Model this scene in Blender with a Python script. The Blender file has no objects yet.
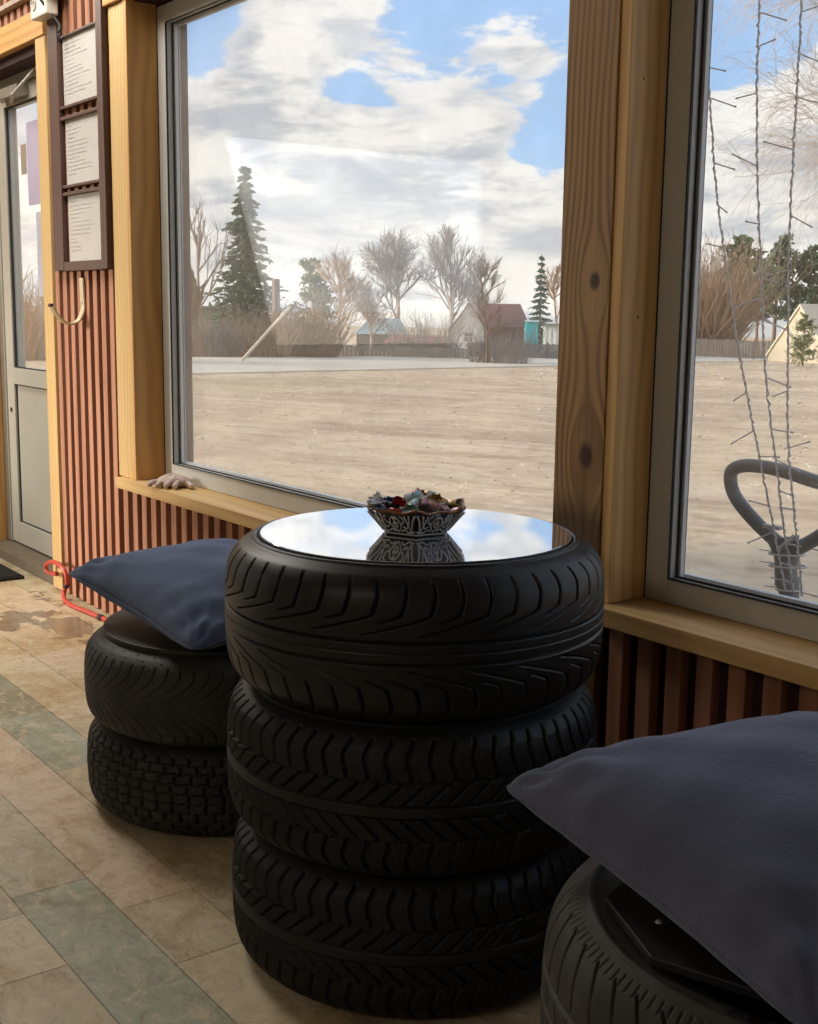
import bpy, bmesh, math, random
import numpy as np
from mathutils import Vector, Matrix
random.seed(7); rng = np.random.default_rng(11)
PI = math.pi
scene = bpy.context.scene
COL = scene.collection

# ------------------------------------------------------------------ camera
FPX, PIT, ROL, YAW, CH = 1233.0, .16327, .013415, .63514, 1.10
fh = Vector((-math.cos(YAW), math.sin(YAW), 0)); rh = Vector((math.sin(YAW), math.cos(YAW), 0)); zz = Vector((0, 0, 1))
CF = fh*math.cos(PIT) - zz*math.sin(PIT); U0 = rh.cross(CF)
CR = math.cos(ROL)*rh + math.sin(ROL)*U0; CU = -math.sin(ROL)*rh + math.cos(ROL)*U0
CC = Vector((0, 0, CH))
def ray(x, y): return CF*FPX + CR*(x-409) - CU*(y-512)
def at_y(x, y, Y): r = ray(x, y); return CC + r*(Y/r.y)
def at_z(x, y, Z): r = ray(x, y); return CC + r*((Z-CH)/r.z)
cd = bpy.data.cameras.new('camera'); cam = bpy.data.objects.new('camera', cd); COL.objects.link(cam)
m = Matrix((CR, CU, -CF)).transposed().to_4x4(); m.translation = CC; cam.matrix_world = m
cd.sensor_fit = 'VERTICAL'; cd.sensor_height = 24; cd.lens = FPX/1024*24; cd.clip_start = .02; cd.clip_end = 3000
scene.camera = cam
vs = scene.view_settings
vs.view_transform = 'Standard'; vs.look = 'None'; vs.gamma = 1; vs.use_curve_mapping = False; vs.exposure = .60
scene.cycles.transparent_max_bounces = 32; scene.cycles.max_bounces = 10
scene.cycles.use_denoising = True; scene.cycles.sample_clamp_indirect = 6
scene.cycles.caustics_reflective = False

# ------------------------------------------------------------------ nodes
class NT:
    def __init__(s, nt): s.t = nt; s.n = nt.nodes; s.l = nt.links
    def new(s, typ, **kw):
        n = s.n.new(typ)
        for k, v in kw.items(): setattr(n, k, v)
        return n
    def put(s, sock, v):
        if isinstance(v, bpy.types.NodeSocket): s.l.new(v, sock)
        elif v is not None: sock.default_value = v
    def m(s, op, a, b=None, c=None, clamp=False):
        n = s.n.new('ShaderNodeMath'); n.operation = op; n.use_clamp = clamp
        for i, v in enumerate((a, b, c)):
            if v is not None: s.put(n.inputs[i], v)
        return n.outputs[0]
    def vm(s, op, a, b=None):
        n = s.n.new('ShaderNodeVectorMath'); n.operation = op; s.put(n.inputs[0], a)
        if b is not None: s.put(n.inputs[1], b)
        return n.outputs['Value'] if op in ('LENGTH', 'DISTANCE', 'DOT_PRODUCT') else n.outputs[0]
    def xyz(s, x, y, z):
        n = s.n.new('ShaderNodeCombineXYZ')
        for i, v in enumerate((x, y, z)): s.put(n.inputs[i], v)
        return n.outputs[0]
    def sep(s, v):
        n = s.n.new('ShaderNodeSeparateXYZ'); s.put(n.inputs[0], v); return n.outputs
    def noise(s, vec, scale=5, detail=4, rough=.5, dist=0):
        n = s.n.new('ShaderNodeTexNoise'); s.put(n.inputs['Vector'], vec)
        n.inputs['Scale'].default_value = scale; n.inputs['Detail'].default_value = detail
        n.inputs['Roughness'].default_value = rough; n.inputs['Distortion'].default_value = dist
        return n.outputs[0]
    def ramp(s, f, stops, interp='LINEAR'):
        n = s.n.new('ShaderNodeValToRGB'); n.color_ramp.interpolation = interp; e = n.color_ramp.elements
        while len(e) < len(stops): e.new(.5)
        for i, (p, c) in enumerate(stops): e[i].position = p; e[i].color = (*c, 1) if len(c) == 3 else c
        s.put(n.inputs[0], f); return n.outputs[0]
    def mix(s, f, a, b, mode='MIX'):
        n = s.n.new('ShaderNodeMix'); n.data_type = 'RGBA'; n.blend_type = mode
        s.put(n.inputs[0], f)
        for i, v in ((6, a), (7, b)):
            s.put(n.inputs[i], (*v, 1) if isinstance(v, tuple) and len(v) == 3 else v)
        return n.outputs[2]
    def smooth(s, v, a, b):
        n = s.n.new('ShaderNodeMapRange'); n.interpolation_type = 'SMOOTHSTEP'; s.put(n.inputs[0], v)
        n.inputs[1].default_value = a; n.inputs[2].default_value = b; return n.outputs[0]
def srgb(r, g, b):
    f = lambda c: (c/255/12.92) if c/255 <= .04045 else ((c/255+.055)/1.055)**2.4
    return (f(r), f(g), f(b))
def new_mat(name):
    mt = bpy.data.materials.new(name); mt.use_nodes = True; t = NT(mt.node_tree)
    b = t.n['Principled BSDF']; return mt, t, b
def obj_co(t): return t.new('ShaderNodeTexCoord').outputs['Object']
def bump(t, b, h, strength=.3, dist=.002):
    n = t.new('ShaderNodeBump'); n.inputs['Strength'].default_value = strength; n.inputs['Distance'].default_value = dist
    t.put(n.inputs['Height'], h); t.put(b.inputs['Normal'], n.outputs[0])
def simple(name, col, rough=.6, metal=0, var=.12, scale=20, bmp=0, spec=.5, stretch=(1, 1, 1)):
    mt, t, b = new_mat(name); co = t.vm('MULTIPLY', obj_co(t), stretch)
    n = t.noise(co, scale, 5, .6)
    lo = tuple(c*(1-var) for c in col); hi = tuple(min(1, c*(1+var)) for c in col)
    t.put(b.inputs['Base Color'], t.ramp(n, [(.3, lo), (.7, hi)]))
    b.inputs['Roughness'].default_value = rough; b.inputs['Metallic'].default_value = metal
    b.inputs['Specular IOR Level'].default_value = spec
    if bmp: bump(t, b, n, bmp)
    return mt
def wood(name, light, dark, along='z', freq=260, knots=(), rough=.55, foot_tone=None, warp=.03, fine=.35, knotcol=(.04, .012, .007)):
    """sawn timber: grain lines run along one axis and flow round the knots (across, along, radius)"""
    mt, t, b = new_mat(name); x, y, z = t.sep(obj_co(t))
    if along == 'z': ac, al = t.m('ADD', x, y), z
    elif along == 'x': ac, al = t.m('ADD', z, t.m('MULTIPLY', y, .8)), x
    else: ac, al = t.m('ADD', x, z), y
    nz = t.noise(t.xyz(t.m('MULTIPLY', ac, 3), t.m('MULTIPLY', al, .8), 0), 1.6, 2, .5)
    psi = t.m('ADD', ac, t.m('MULTIPLY', t.m('SUBTRACT', nz, .5), warp*2))
    kd = None
    for (ka, kl, kr) in knots:
        dx = t.m('SUBTRACT', ac, ka); dz = t.m('SUBTRACT', al, kl)
        d2 = t.m('ADD', t.m('MULTIPLY', dx, dx), t.m('MULTIPLY', t.m('MULTIPLY', dz, dz), .22))
        w = t.m('DIVIDE', kr*kr*3.2, t.m('ADD', d2, kr*kr*.8))
        psi = t.m('SUBTRACT', psi, t.m('MULTIPLY', dx, t.m('MINIMUM', w, .97)))
        dd = t.m('SQRT', t.m('ADD', t.m('MULTIPLY', dx, dx), t.m('MULTIPLY', t.m('MULTIPLY', dz, dz), .55)))
        k = t.smooth(t.m('ADD', dd, t.m('MULTIPLY', t.m('SUBTRACT', nz, .5), kr*.5)), kr*.85, kr*.35)
        kd = k if kd is None else t.m('MAXIMUM', kd, k)
    ring = t.m('ADD', t.m('MULTIPLY', t.m('SINE', t.m('MULTIPLY', psi, freq)), .5), .5)
    ring = t.m('POWER', ring, 1.6)
    st = t.noise(t.xyz(t.m('MULTIPLY', ac, 90), t.m('MULTIPLY', al, 2.5), 0), 1, 5, .65)
    bl = t.noise(t.xyz(t.m('MULTIPLY', ac, 2), t.m('MULTIPLY', al, 1.2), 3), 2.2, 3, .5)
    f = t.m('ADD', t.m('MULTIPLY', ring, .5), t.m('MULTIPLY', t.m('SUBTRACT', st, .3), fine*1.6))
    f = t.m('MULTIPLY', f, t.m('ADD', .45, t.m('MULTIPLY', bl, .9)), clamp=True)
    c = t.mix(f, light, dark)
    if kd is not None: c = t.mix(t.m('MULTIPLY', kd, .9), c, knotcol)
    if foot_tone:  # (low z, high z, colour): the timber turns darker towards its foot
        c = t.mix(t.m('MULTIPLY', t.smooth(t.m('ADD', al, t.m('MULTIPLY', nz, .08)), foot_tone[1], foot_tone[0]), .75), c, foot_tone[2])
    t.put(b.inputs['Base Color'], c); b.inputs['Roughness'].default_value = rough
    bump(t, b, t.m('ADD', st, t.m('MULTIPLY', ring, -.3)), .25, .001)
    return mt

# ------------------------------------------------------------------ mesh tools
class MB:
    def __init__(s): s.v = []; s.f = []; s.mi = []; s.cur = 0
    def add(s, vs, fs):
        o = len(s.v); s.v += [tuple(v) for v in vs]; s.f += [tuple(i+o for i in f) for f in fs]; s.mi += [s.cur]*len(fs)
    def box(s, x0, x1, y0, y1, z0, z1):
        s.add([(x, y, z) for z in (z0, z1) for y in (y0, y1) for x in (x0, x1)],
              [(0, 2, 3, 1), (4, 5, 7, 6), (0, 1, 5, 4), (2, 6, 7, 3), (0, 4, 6, 2), (1, 3, 7, 5)])
    def obox(s, c, u, v, w):
        c, u, v, w = map(Vector, (c, u, v, w))
        s.add([c+a*u+b*v+d*w for d in (-1, 1) for b in (-1, 1) for a in (-1, 1)],
              [(0, 2, 3, 1), (4, 5, 7, 6), (0, 1, 5, 4), (2, 6, 7, 3), (0, 4, 6, 2), (1, 3, 7, 5)])
    def tube(s, pts, r, n=8, cap=True):
        pts = [Vector(p) for p in pts]; k = len(pts); rs = r if isinstance(r, (list, tuple)) else [r]*k
        up = None; vs = []
        for i in range(k):
            t = (pts[min(i+1, k-1)] - pts[max(i-1, 0)])
            t = t.normalized() if t.length > 1e-9 else Vector((0, 0, 1))
            if up is None: up = t.orthogonal().normalized()
            up = (up - t*up.dot(t)); up = up.normalized() if up.length > 1e-6 else t.orthogonal().normalized()
            b = t.cross(up)
            for j in range(n):
                a = 2*PI*j/n; vs.append(pts[i] + (up*math.cos(a) + b*math.sin(a))*rs[i])
        fs = [(i*n+j, i*n+(j+1) % n, (i+1)*n+(j+1) % n, (i+1)*n+j) for i in range(k-1) for j in range(n)]
        if cap: fs += [tuple(range(n))[::-1], tuple((k-1)*n+j for j in range(n))]
        s.add(vs, fs)
    def lathe(s, prof, n=48, c=(0, 0, 0), close=False):
        k = len(prof); vs = [(c[0]+r*math.cos(2*PI*j/n), c[1]+r*math.sin(2*PI*j/n), c[2]+z) for r, z in prof for j in range(n)]
        fs = [(i*n+j, i*n+(j+1) % n, ((i+1) % k)*n+(j+1) % n, ((i+1) % k)*n+j) for i in range(k if close else k-1) for j in range(n)]
        s.add(vs, fs)
    def prism(s, poly, z0, z1, c=(0, 0, 0)):
        n = len(poly)
        s.add([(c[0]+x, c[1]+y, c[2]+z) for z in (z0, z1) for x, y in poly],
              [tuple(range(n))[::-1], tuple(range(n, 2*n))] + [(i, (i+1) % n, n+(i+1) % n, n+i) for i in range(n)])
    def build(s, name, mat, parent=None, smooth=False, loc=None, bevel=0):
        me = bpy.data.meshes.new(name); me.from_pydata(s.v, [], s.f)
        for q in (mat if isinstance(mat, (list, tuple)) else [mat]): me.materials.append(q)
        if isinstance(mat, (list, tuple)): me.polygons.foreach_set('material_index', s.mi)
        if smooth: me.polygons.foreach_set('use_smooth', [True]*len(s.f))
        me.update(); o = bpy.data.objects.new(name, me); COL.objects.link(o)
        if parent: o.parent = parent
        if loc: o.location = loc
        if bevel:
            bv = o.modifiers.new('bevel', 'BEVEL'); bv.width = bevel; bv.segments = 2; bv.limit_method = 'ANGLE'
        return o
def catmull(pts, n=6):
    P = [Vector(p) for p in pts]; out = []
    for i in range(len(P)-1):
        a, b, c, d = P[max(i-1, 0)], P[i], P[i+1], P[min(i+2, len(P)-1)]
        for k in range(n):
            t = k/n; out.append(.5*((2*b)+(c-a)*t+(2*a-5*b+4*c-d)*t*t+(3*b-a-3*c+d)*t**3))
    return out+[P[-1]]
def tag(o, label, cat, group=None, kind=None):
    if label: o['label'] = label
    if cat: o['category'] = cat
    if group: o['group'] = group
    if kind: o['kind'] = kind
    return o
def thing(name, label, cat, loc=(0, 0, 0), group=None):
    o = bpy.data.objects.new(name, None); COL.objects.link(o); o.location = loc; o.empty_display_size = .1
    return tag(o, label, cat, group)
def struct(o, label=None, cat=None): o['kind'] = 'structure'; tag(o, label, cat); return o

# ------------------------------------------------------------------ materials
M = {}
M['pine'] = wood('pine_yellow', srgb(208, 176, 120), srgb(176, 134, 82), 'z', 260, warp=.05)
M['pine_x'] = wood('pine_yellow_sill', srgb(208, 174, 118), srgb(180, 140, 88), 'x', 160, warp=.04)
M['pine_lintel'] = wood('pine_lintel', srgb(205, 160, 92), srgb(165, 112, 56), 'x', 180)
M['reveal'] = wood('pine_reveal', srgb(208, 162, 98), srgb(170, 118, 62), 'z', 150, warp=.07)
pk = lambda px, py: at_y(px, py, 1.69)
k1, k2 = pk(586, 456), pk(595, 281)
M['pillar'] = wood('pillar_pine', srgb(198, 162, 114), srgb(98, 62, 34), 'z', 400, rough=.35,
                   knots=[(k1.x+1.69, k1.z, .028), (k2.x+1.69, k2.z, .021)], foot_tone=(.73, .80, srgb(70, 52, 34)), warp=.03, fine=.5)
k3 = at_y(632, 317, 1.75)
M['reveal2'] = wood('pine_reveal_knots', srgb(240, 202, 138), srgb(200, 146, 84), 'z', 230, rough=.42,
                    knots=[(-1.648+1.745, k3.z, .004), (-1.648+1.735, 1.52, .003)], warp=.05)
M['slat'] = wood('slat_redwood', srgb(176, 124, 96), srgb(128, 80, 60), 'z', 120, rough=.65, warp=.05)
M['slatback'] = simple('slat_backing', srgb(50, 20, 15), .8)
M['board_frame'] = wood('board_frame_brown', srgb(96, 72, 62), srgb(60, 42, 38), 'z', 200, rough=.5)
M['pvc'] = simple('window_plastic_white', srgb(196, 197, 192), .35, var=.03, scale=6)
M['pvc_door'] = simple('door_plastic_white', srgb(164, 161, 150), .45, var=.06, scale=4)
M['gasket'] = simple('rubber_gasket', (.012, .013, .015), .6)
M['spacer'] = simple('spacer_aluminium', (.6, .6, .62), .35, .6, var=.05)
M['bead'] = simple('glazing_bead_white', srgb(236, 238, 240), .4, var=.02)
M['plaster'] = simple('inner_wall_boards', srgb(196, 184, 164), .8, var=.1, scale=3)
M['ceil'] = simple('ceiling_boards', srgb(206, 192, 170), .8, var=.1, scale=3)

def glass_mat(name, dirt=.0, tint=(1, 1, 1)):
    mt, t, b = new_mat(name); t.n.remove(b); out = t.n['Material Output']
    g = t.new('ShaderNodeNewGeometry')
    c = t.m('ABSOLUTE', t.vm('DOT_PRODUCT', g.outputs['Incoming'], g.outputs['Normal']))
    f = t.m('ADD', .055, t.m('MULTIPLY', t.m('POWER', t.m('SUBTRACT', 1, c, clamp=True), 5), .94))
    tr = t.new('ShaderNodeBsdfTransparent'); tr.inputs[0].default_value = (*tint, 1)
    gl = t.new('ShaderNodeBsdfGlossy'); gl.inputs['Roughness'].default_value = 0; gl.inputs[0].default_value = (1, 1, 1, 1)
    mx = t.new('ShaderNodeMixShader'); t.put(mx.inputs[0], f); t.l.new(tr.outputs[0], mx.inputs[1]); t.l.new(gl.outputs[0], mx.inputs[2])
    last = mx
    if dirt:  # film of glass dirt plus a painted milky veil of sky reflection
        df = t.new('ShaderNodeBsdfDiffuse'); df.inputs[0].default_value = (.75, .72, .66, 1)
        n = t.noise(obj_co(t), 3.5, 6, .65)
        m2 = t.new('ShaderNodeMixShader'); t.put(m2.inputs[0], t.m('MULTIPLY', n, dirt))
        t.l.new(mx.outputs[0], m2.inputs[1]); t.l.new(df.outputs[0], m2.inputs[2]); last = m2
    t.l.new(last.outputs[0], out.inputs['Surface']); return mt
M['glass'] = glass_mat('window_glass', .13)

# ------------------------------------------------------------------ floor (planks run along the window wall)
def floor_mat():
    mt, t, b = new_mat('floor_laminate'); co = obj_co(t)
    at = t.new('ShaderNodeAttribute'); at.attribute_name = 'tint'
    n1 = t.noise(co, 3.2, 8, .68, .6); n2 = t.noise(t.vm('MULTIPLY', co, (1, 1.6, 1)), 17, 8, .72, .8); n3 = t.noise(co, 60, 4, .6)
    base = at.outputs['Color']
    c = t.mix(t.smooth(n1, .42, .62), base, t.mix(1.0, base, srgb(226, 212, 190), 'MULTIPLY'))
    c = t.mix(t.m('MULTIPLY', t.smooth(n2, .48, .66), .75), c, srgb(206, 190, 160))
    c = t.mix(t.m('MULTIPLY', t.smooth(n2, .48, .30), .5), c, srgb(122, 96, 72))
    vor = t.noise(t.vm('ADD', co, (5, 2, 0)), 9, 6, .7, 1.5)
    c = t.mix(t.m('MULTIPLY', t.smooth(t.m('ABSOLUTE', t.m('SUBTRACT', vor, .5)), .018, .0), .35), c, srgb(112, 92, 72))
    # spilt water near the door
    x, y, z = t.sep(co)
    wn = t.noise(co, 9, 5, .6, .6)
    wet = None
    for (px, py, q) in ((64, 627, .085), (78, 624, .05), (24, 618, .07), (52, 598, .045), (4, 624, .07), (45, 616, .05)):
        p = at_z(px, py, 0); d = t.vm('LENGTH', t.xyz(t.m('MULTIPLY', t.m('SUBTRACT', x, p.x), .45), t.m('SUBTRACT', y, p.y), 0))
        k = t.smooth(t.m('ADD', d, t.m('MULTIPLY', t.m('SUBTRACT', wn, .5), .30)), q, q*.72); wet = k if wet is None else t.m('MAXIMUM', wet, k)
    wet = t.m('MULTIPLY', wet, .6)
    c = t.mix(wet, c, srgb(86, 68, 52))
    t.put(b.inputs['Base Color'], c)
    t.put(b.inputs['Roughness'], t.m('SUBTRACT', t.m('ADD', .36, t.m('MULTIPLY', n2, .25)), t.m('MULTIPLY', wet, .5)))
    b.inputs['Specular IOR Level'].default_value = .4
    bump(t, b, t.m('ADD', n2, t.m('MULTIPLY', n3, .3)), .12, .002)
    return mt
X0, X1, Y0, YW, ZC = -7.0, 1.6, -3.0, 1.70, 2.65
beige, tan, green, grey, pink = srgb(206, 192, 162), srgb(190, 176, 146), srgb(158, 162, 142), srgb(184, 176, 152), srgb(206, 188, 162)
cuts = {  # plank row (counted in steps of .149 m from y=.689): joints and colours, read off the floor itself
    0: ([-7, -5.2, -4.1, -3.0, -2.176, -1.25, -.2, 1.6], [beige, tan, beige, grey, green, tan, beige]),
    1: ([-7, -5.6, -4.4, -3.35, -2.02, -1.787, -1.0, 0, 1.6], [tan, beige, tan, pink, tan, beige, grey, tan]),
    2: ([-7, -5.0, -3.9, -2.75, -1.9, -.9, .3, 1.6], [beige, pink, green, tan, grey, beige, tan]),
    3: ([-7, -5.4, -4.3, -3.1, -2.3, -1.4, 1.6], [beige, beige, beige, tan, beige, tan]),
    -1: ([-7, -5.3, -4, -2.9, -2.104, -1.888, -1.1, 1.6], [beige, tan, beige, grey, beige, tan, beige]),
    4: ([-7, -5.8, -4.5, -3.6, -2.6, -1.5, 1.6], [tan, beige, pink, beige, tan, beige]),
    5: ([-7, -5.1, -4.2, -3.3, -2.2, 1.6], [beige, pink, beige, beige, tan]),
}
fm = MB(); tints = []
r = -25
while True:
    ya = .689+.149*r; yb = ya+.149
    if ya > YW+.2: break
    if yb > Y0:
        if r in cuts: xs, cs = cuts[r]
        else:
            xs = [X0]
            while xs[-1] < X1: xs.append(min(X1, xs[-1]+random.choice([.3, .55, .9, 1.2])))
            cs = [random.choice([beige, beige, tan, grey, pink, green, tan]) for _ in xs[1:]]
        ya, yb = max(ya, Y0), min(yb, YW+.2)
        for (a, b_), c in zip(zip(xs[:-1], xs[1:]), cs):
            g = .0008
            fm.add([(a+g, ya+g, 0), (b_-g, ya+g, 0), (b_-g, yb-g, 0), (a+g, yb-g, 0)], [(0, 1, 2, 3)])
            j = random.uniform(.93, 1.06); tints.append([min(1, k*j) for k in c])
    r += 1
nt_ = len(tints)
fm.box(X0, X1, Y0, YW+.2, -.06, -.0012); tints += [[.19, .15, .105]]*6
fl = fm.build('floor', floor_mat())
ca = fl.data.color_attributes.new('tint', 'FLOAT_COLOR', 'CORNER')
buf = []
for p, c in zip(fl.data.polygons, tints): buf += [*c, 1]*p.loop_total
ca.data.foreach_set('color', buf)
struct(fl, 'beige and green-grey stone-look plank floor', 'floor')

# ------------------------------------------------------------------ room shell
mb = MB(); mb.box(X0-.1, X1+.1, Y0-.1, 1.90, ZC, ZC+.08)
struct(mb.build('ceiling', M['ceil']))
mb = MB()
for a in ((X0, -6.92, -.06, ZC), (-5.95, X1, -.06, ZC), (-6.92, -5.95, -.06, .5), (-6.92, -5.95, 2.45, ZC)): mb.box(a[0], a[1], Y0-.1, Y0, a[2], a[3])
struct(mb.build('wall_left', M['plaster']))
w4 = struct(thing('added_sun_window', None, None, (-6.92, Y0, .5)))  # unseen window, added so the low sun falls on the slats
mb = MB()
for a in ((0, .05, 0, 1.95), (.92, .97, 0, 1.95), (.05, .92, 0, .05), (.05, .92, 1.90, 1.95)): mb.box(a[0], a[1], -.07, -.01, a[2], a[3])
mb.build('window_frame', M['pvc'], w4)
mb = MB(); mb.box(.05, .92, -.045, -.041, .05, 1.90); mb.build('glass_pane', M['glass'], w4)
mb = MB(); mb.box(X1, X1+.1, Y0, 1.9, -.06, ZC); struct(mb.build('wall_back', M['plaster']))
mb = MB()  # end wall with the bright window that mirrors in the big pane
ey0, ey1, ez0, ez1 = -2.23, .05, .80, 2.20
for a in ((Y0, ey0, -.06, ZC), (ey1, 1.9, -.06, ZC), (ey0, ey1, -.06, ez0), (ey0, ey1, ez1, ZC)):
    mb.box(X0-.1, X0, *a)
struct(mb.build('wall_far', M['plaster']))
w3 = struct(thing('window_3', None, None, (X0, -1.1, ez0)))
mb = MB()
for a in ((ey0, ey0+.06, ez0, ez1), (ey1-.06, ey1, ez0, ez1), (ey0, ey1, ez0, ez0+.06), (ey0, ey1, ez1-.06, ez1)):
    mb.box(-.07, -.01, a[0]+1.1, a[1]+1.1, a[2]-ez0, a[3]-ez0)
mb.build('window_frame', M['pvc'], w3)
mb = MB(); mb.box(-.045, -.04, ey0+1.16, ey1+1.04, .06, ez1-ez0-.06); mb.build('glass_pane', M['glass'], w3)
# right wall: openings for door and the two windows
D0, D1, DT = -5.52, -4.60, 2.02       # door opening
A0, A1, AB, AT = -3.83, -1.80, .50, 2.045
B0, B1, BB, BT = -1.648, .45, .50, 2.045
mb = MB()
for a in ((X0, D0, -.06, ZC), (D1, A0, -.06, ZC), (A1, B0, -.06, ZC), (B1, X1, -.06, ZC),
          (D0, D1, DT, ZC), (A0, A1, AT, ZC), (B0, B1, BT, ZC), (A0, A1, -.06, AB), (B0, B1, -.06, BB)):
    mb.box(a[0], a[1], 1.715, 1.90, a[2], a[3])
wr = struct(mb.build('wall_right', M['slatback']))
mb = MB()
def slats(x0, x1, z0, z1, y0=1.693):
    n = int(round((x1-x0)/.0735)); st = (x1-x0)/n
    for i in range(n):
        a = x0+i*st+.014; j = random.uniform(-.0015, .0015)
        mb.box(a+j, a+.037+j, y0, 1.7165, z0, z1)
slats(-4.54, -3.975, .002, 2.64)
slats(-3.965, -1.81, .002, .484)
slats(-1.65, .60, .002, .504)
slats(-6.9, -4.56, 2.16, 2.64); slats(-6.9, -5.66, .002, 2.14)
mb.build('slat_cladding', M['slat'], wr, bevel=.0015)
mb = MB(); mb.box(-6.9, -4.56, 1.668, 1.70, 2.205, 2.222)
struct(mb.build('trim_1', simple('pale_batten', srgb(168, 150, 136), .6)))
# door casing
mb = MB(); mb.box(-4.642, -4.545, 1.688, 1.80, .004, 2.057)
struct(mb.build('trim_2', M['pine'], bevel=.002))
mb = MB(); mb.box(-5.62, -5.512, 1.688, 1.7985, .004, 2.057)
struct(mb.build('trim_3', M['reveal'], bevel=.002))
mb = MB(); mb.box(-5.72, -4.545, 1.682, 1.80, 2.058, 2.155)
struct(mb.build('trim_4', M['pine_lintel'], bevel=.002))
# pillar between the windows
mb = MB(); mb.box(-1.805, -1.670, 1.690, 1.905, .002, 2.64)
struct(mb.build('trim_5', M['pillar'], bevel=.002), 'knotty brown pine post between the two windows', 'post')

# ------------------------------------------------------------------ windows
def window(name, x0, x1, z0, z1, jamb, lip=.055, sides=(1, 1)):
    w = struct(thing(name, None, None, (x0, 1.79, z0)))
    def L(mbx, a, b, c, d, e, f): mbx.box(a-x0, b-x0, c-1.79, d-1.79, e-z0, f-z0)
    ix0, ix1, iz0, iz1 = x0+lip+.01, x1-lip-.01, z0+lip, z1-lip
    mb = MB()
    L(mb, x0, ix0, 1.79, 1.838, z0, z1); L(mb, ix1, x1, 1.79, 1.838, z0, z1)
    L(mb, ix0, ix1, 1.79, 1.838, z0, iz0); L(mb, ix0, ix1, 1.79, 1.838, iz1, z1)
    mb.build('window_frame', M['pvc'], w, bevel=.003)
    g = .006; mb = MB()
    for (yy0, yy1, gg) in ((1.786, 1.7915, .003), (1.8095, 1.812, .004), (1.831, 1.8325, .003)):
        L(mb, ix0, ix0+gg, yy0, yy1, iz0, iz1); L(mb, ix1-gg, ix1, yy0, yy1, iz0, iz1)
        L(mb, ix0, ix1, yy0, yy1, iz0, iz0+gg); L(mb, ix0, ix1, yy0, yy1, iz1-gg, iz1)
    mb.build('gasket', M['gasket'], w)
    g = .006; mb = MB()
    L(mb, ix0, ix0+g, 1.8165, 1.8265, iz0, iz1); L(mb, ix1-g, ix1, 1.8165, 1.8265, iz0, iz1)
    L(mb, ix0, ix1, 1.828, 1.842, iz0, iz0+g); L(mb, ix0, ix1, 1.828, 1.842, iz1-g, iz1)
    mb.build('spacer', M['bead'], w)
    for yy in (1.8123, 1.8268):
        mb = MB(); L(mb, ix0+.001, ix1-.001, yy, yy+.004, iz0+.001, iz1-.001); mb.build('glass_pane', M['glass'], w)
    return w
w1 = window('window_1', -3.822, A1, .5225, 2.038, None, .056)
w2 = window('window_2', -1.640, B1, .5415, 2.038, None, .050)
def part(w, name, mat, x0, x1, y0, y1, z0, z1, bevel=.002):
    mb = MB(); l = w.location; mb.box(x0-l.x, x1-l.x, y0-l.y, y1-l.y, z0-l.z, z1-l.z)
    o = mb.build(name, mat, w, bevel=bevel); return o
def wpart(w, name, mat, x0, x1, y0, y1, z0, z1, bevel=.002):  # keeps world coordinates for the grain
    mb = MB(); mb.box(x0, x1, y0, y1, z0, z1); o = mb.build(name, mat, w, bevel=bevel); o.location = -w.location; return o
wpart(w1, 'window_sill', M['pine_x'], -3.945, -1.806, 1.662, 1.80, .486, .522)
wpart(w2, 'window_sill', M['pine_x'], -1.664, .62, 1.662, 1.80, .504, .541)
wpart(w1, 'jamb_board', M['pine'], -3.972, -3.846, 1.689, 1.715, .523, 2.05)
wpart(w1, 'reveal_board', M['reveal'], -3.846, -3.824, 1.685, 1.79, .523, 2.05)
wpart(w2, 'reveal_board', M['reveal2'], -1.6695, -1.6415, 1.693, 1.79, .542, 2.64)
wpart(w1, 'lintel', M['pine_lintel'], -3.985, -1.806, 1.676, 1.80, 2.052, 2.22)

# ------------------------------------------------------------------ door
dr = struct(thing('door_1', None, None, (-5.0, 1.80, 0)))
def dbox(name, mat, boxes, bevel=.002, parent=dr):
    mb = MB()
    for a in boxes: mb.box(a[0]+5.0, a[1]+5.0, a[2]-1.80, a[3]-1.80, a[4], a[5])
    return mb.build(name, mat, parent, bevel=bevel)
dbox('door_frame', M['pvc_door'], [(-5.52, -5.455, 1.80, 1.87, .045, 2.05), (-4.635, -4.60, 1.80, 1.87, .045, 2.05), (-5.455, -4.635, 1.80, 1.87, 1.985, 2.05)])
lf = dbox('door_leaf', M['pvc_door'], [(-5.45, -5.36, 1.805, 1.86, .05, 1.98), (-4.72, -4.64, 1.805, 1.86, .05, 1.98),
     (-5.36, -4.72, 1.805, 1.86, .05, .145), (-5.36, -4.72, 1.805, 1.86, .755, .825), (-5.36, -4.72, 1.805, 1.86, 1.91, 1.98)])
dbox('lower_panel', M['pvc_door'], [(-5.36, -4.72, 1.818, 1.85, .145, .755)])
dbox('gasket', M['gasket'], [(-5.36, -5.354, 1.812, 1.822, .825, 1.91), (-4.726, -4.72, 1.812, 1.822, .825, 1.91), (-5.354, -4.726, 1.812, 1.822, .825, .831), (-5.354, -4.726, 1.812, 1.822, 1.904, 1.91),
     (-5.36, -5.355, 1.813, 1.8185, .145, .755), (-5.355, -4.72, 1.813, 1.8185, .145, .150), (-5.355, -4.72, 1.813, 1.8185, .750, .755)], 0)
dbox('glass_pane', M['glass'], [(-5.354, -4.726, 1.83, 1.834, .831, 1.904)], 0)
dbox('threshold', simple('threshold_grey', srgb(104, 92, 76), .8), [(-5.52, -4.60, 1.70, 1.90, .001, .042)])
mb = MB(); mb.box(-.33, -.05, -.045, .005, 1.925, 1.965); mb.tube([(-.19, -.02, 1.925), (-.19, -.02, 1.91), (.06, -.10, 1.90), (.12, -.03, 1.995)], .007, 6)
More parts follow.
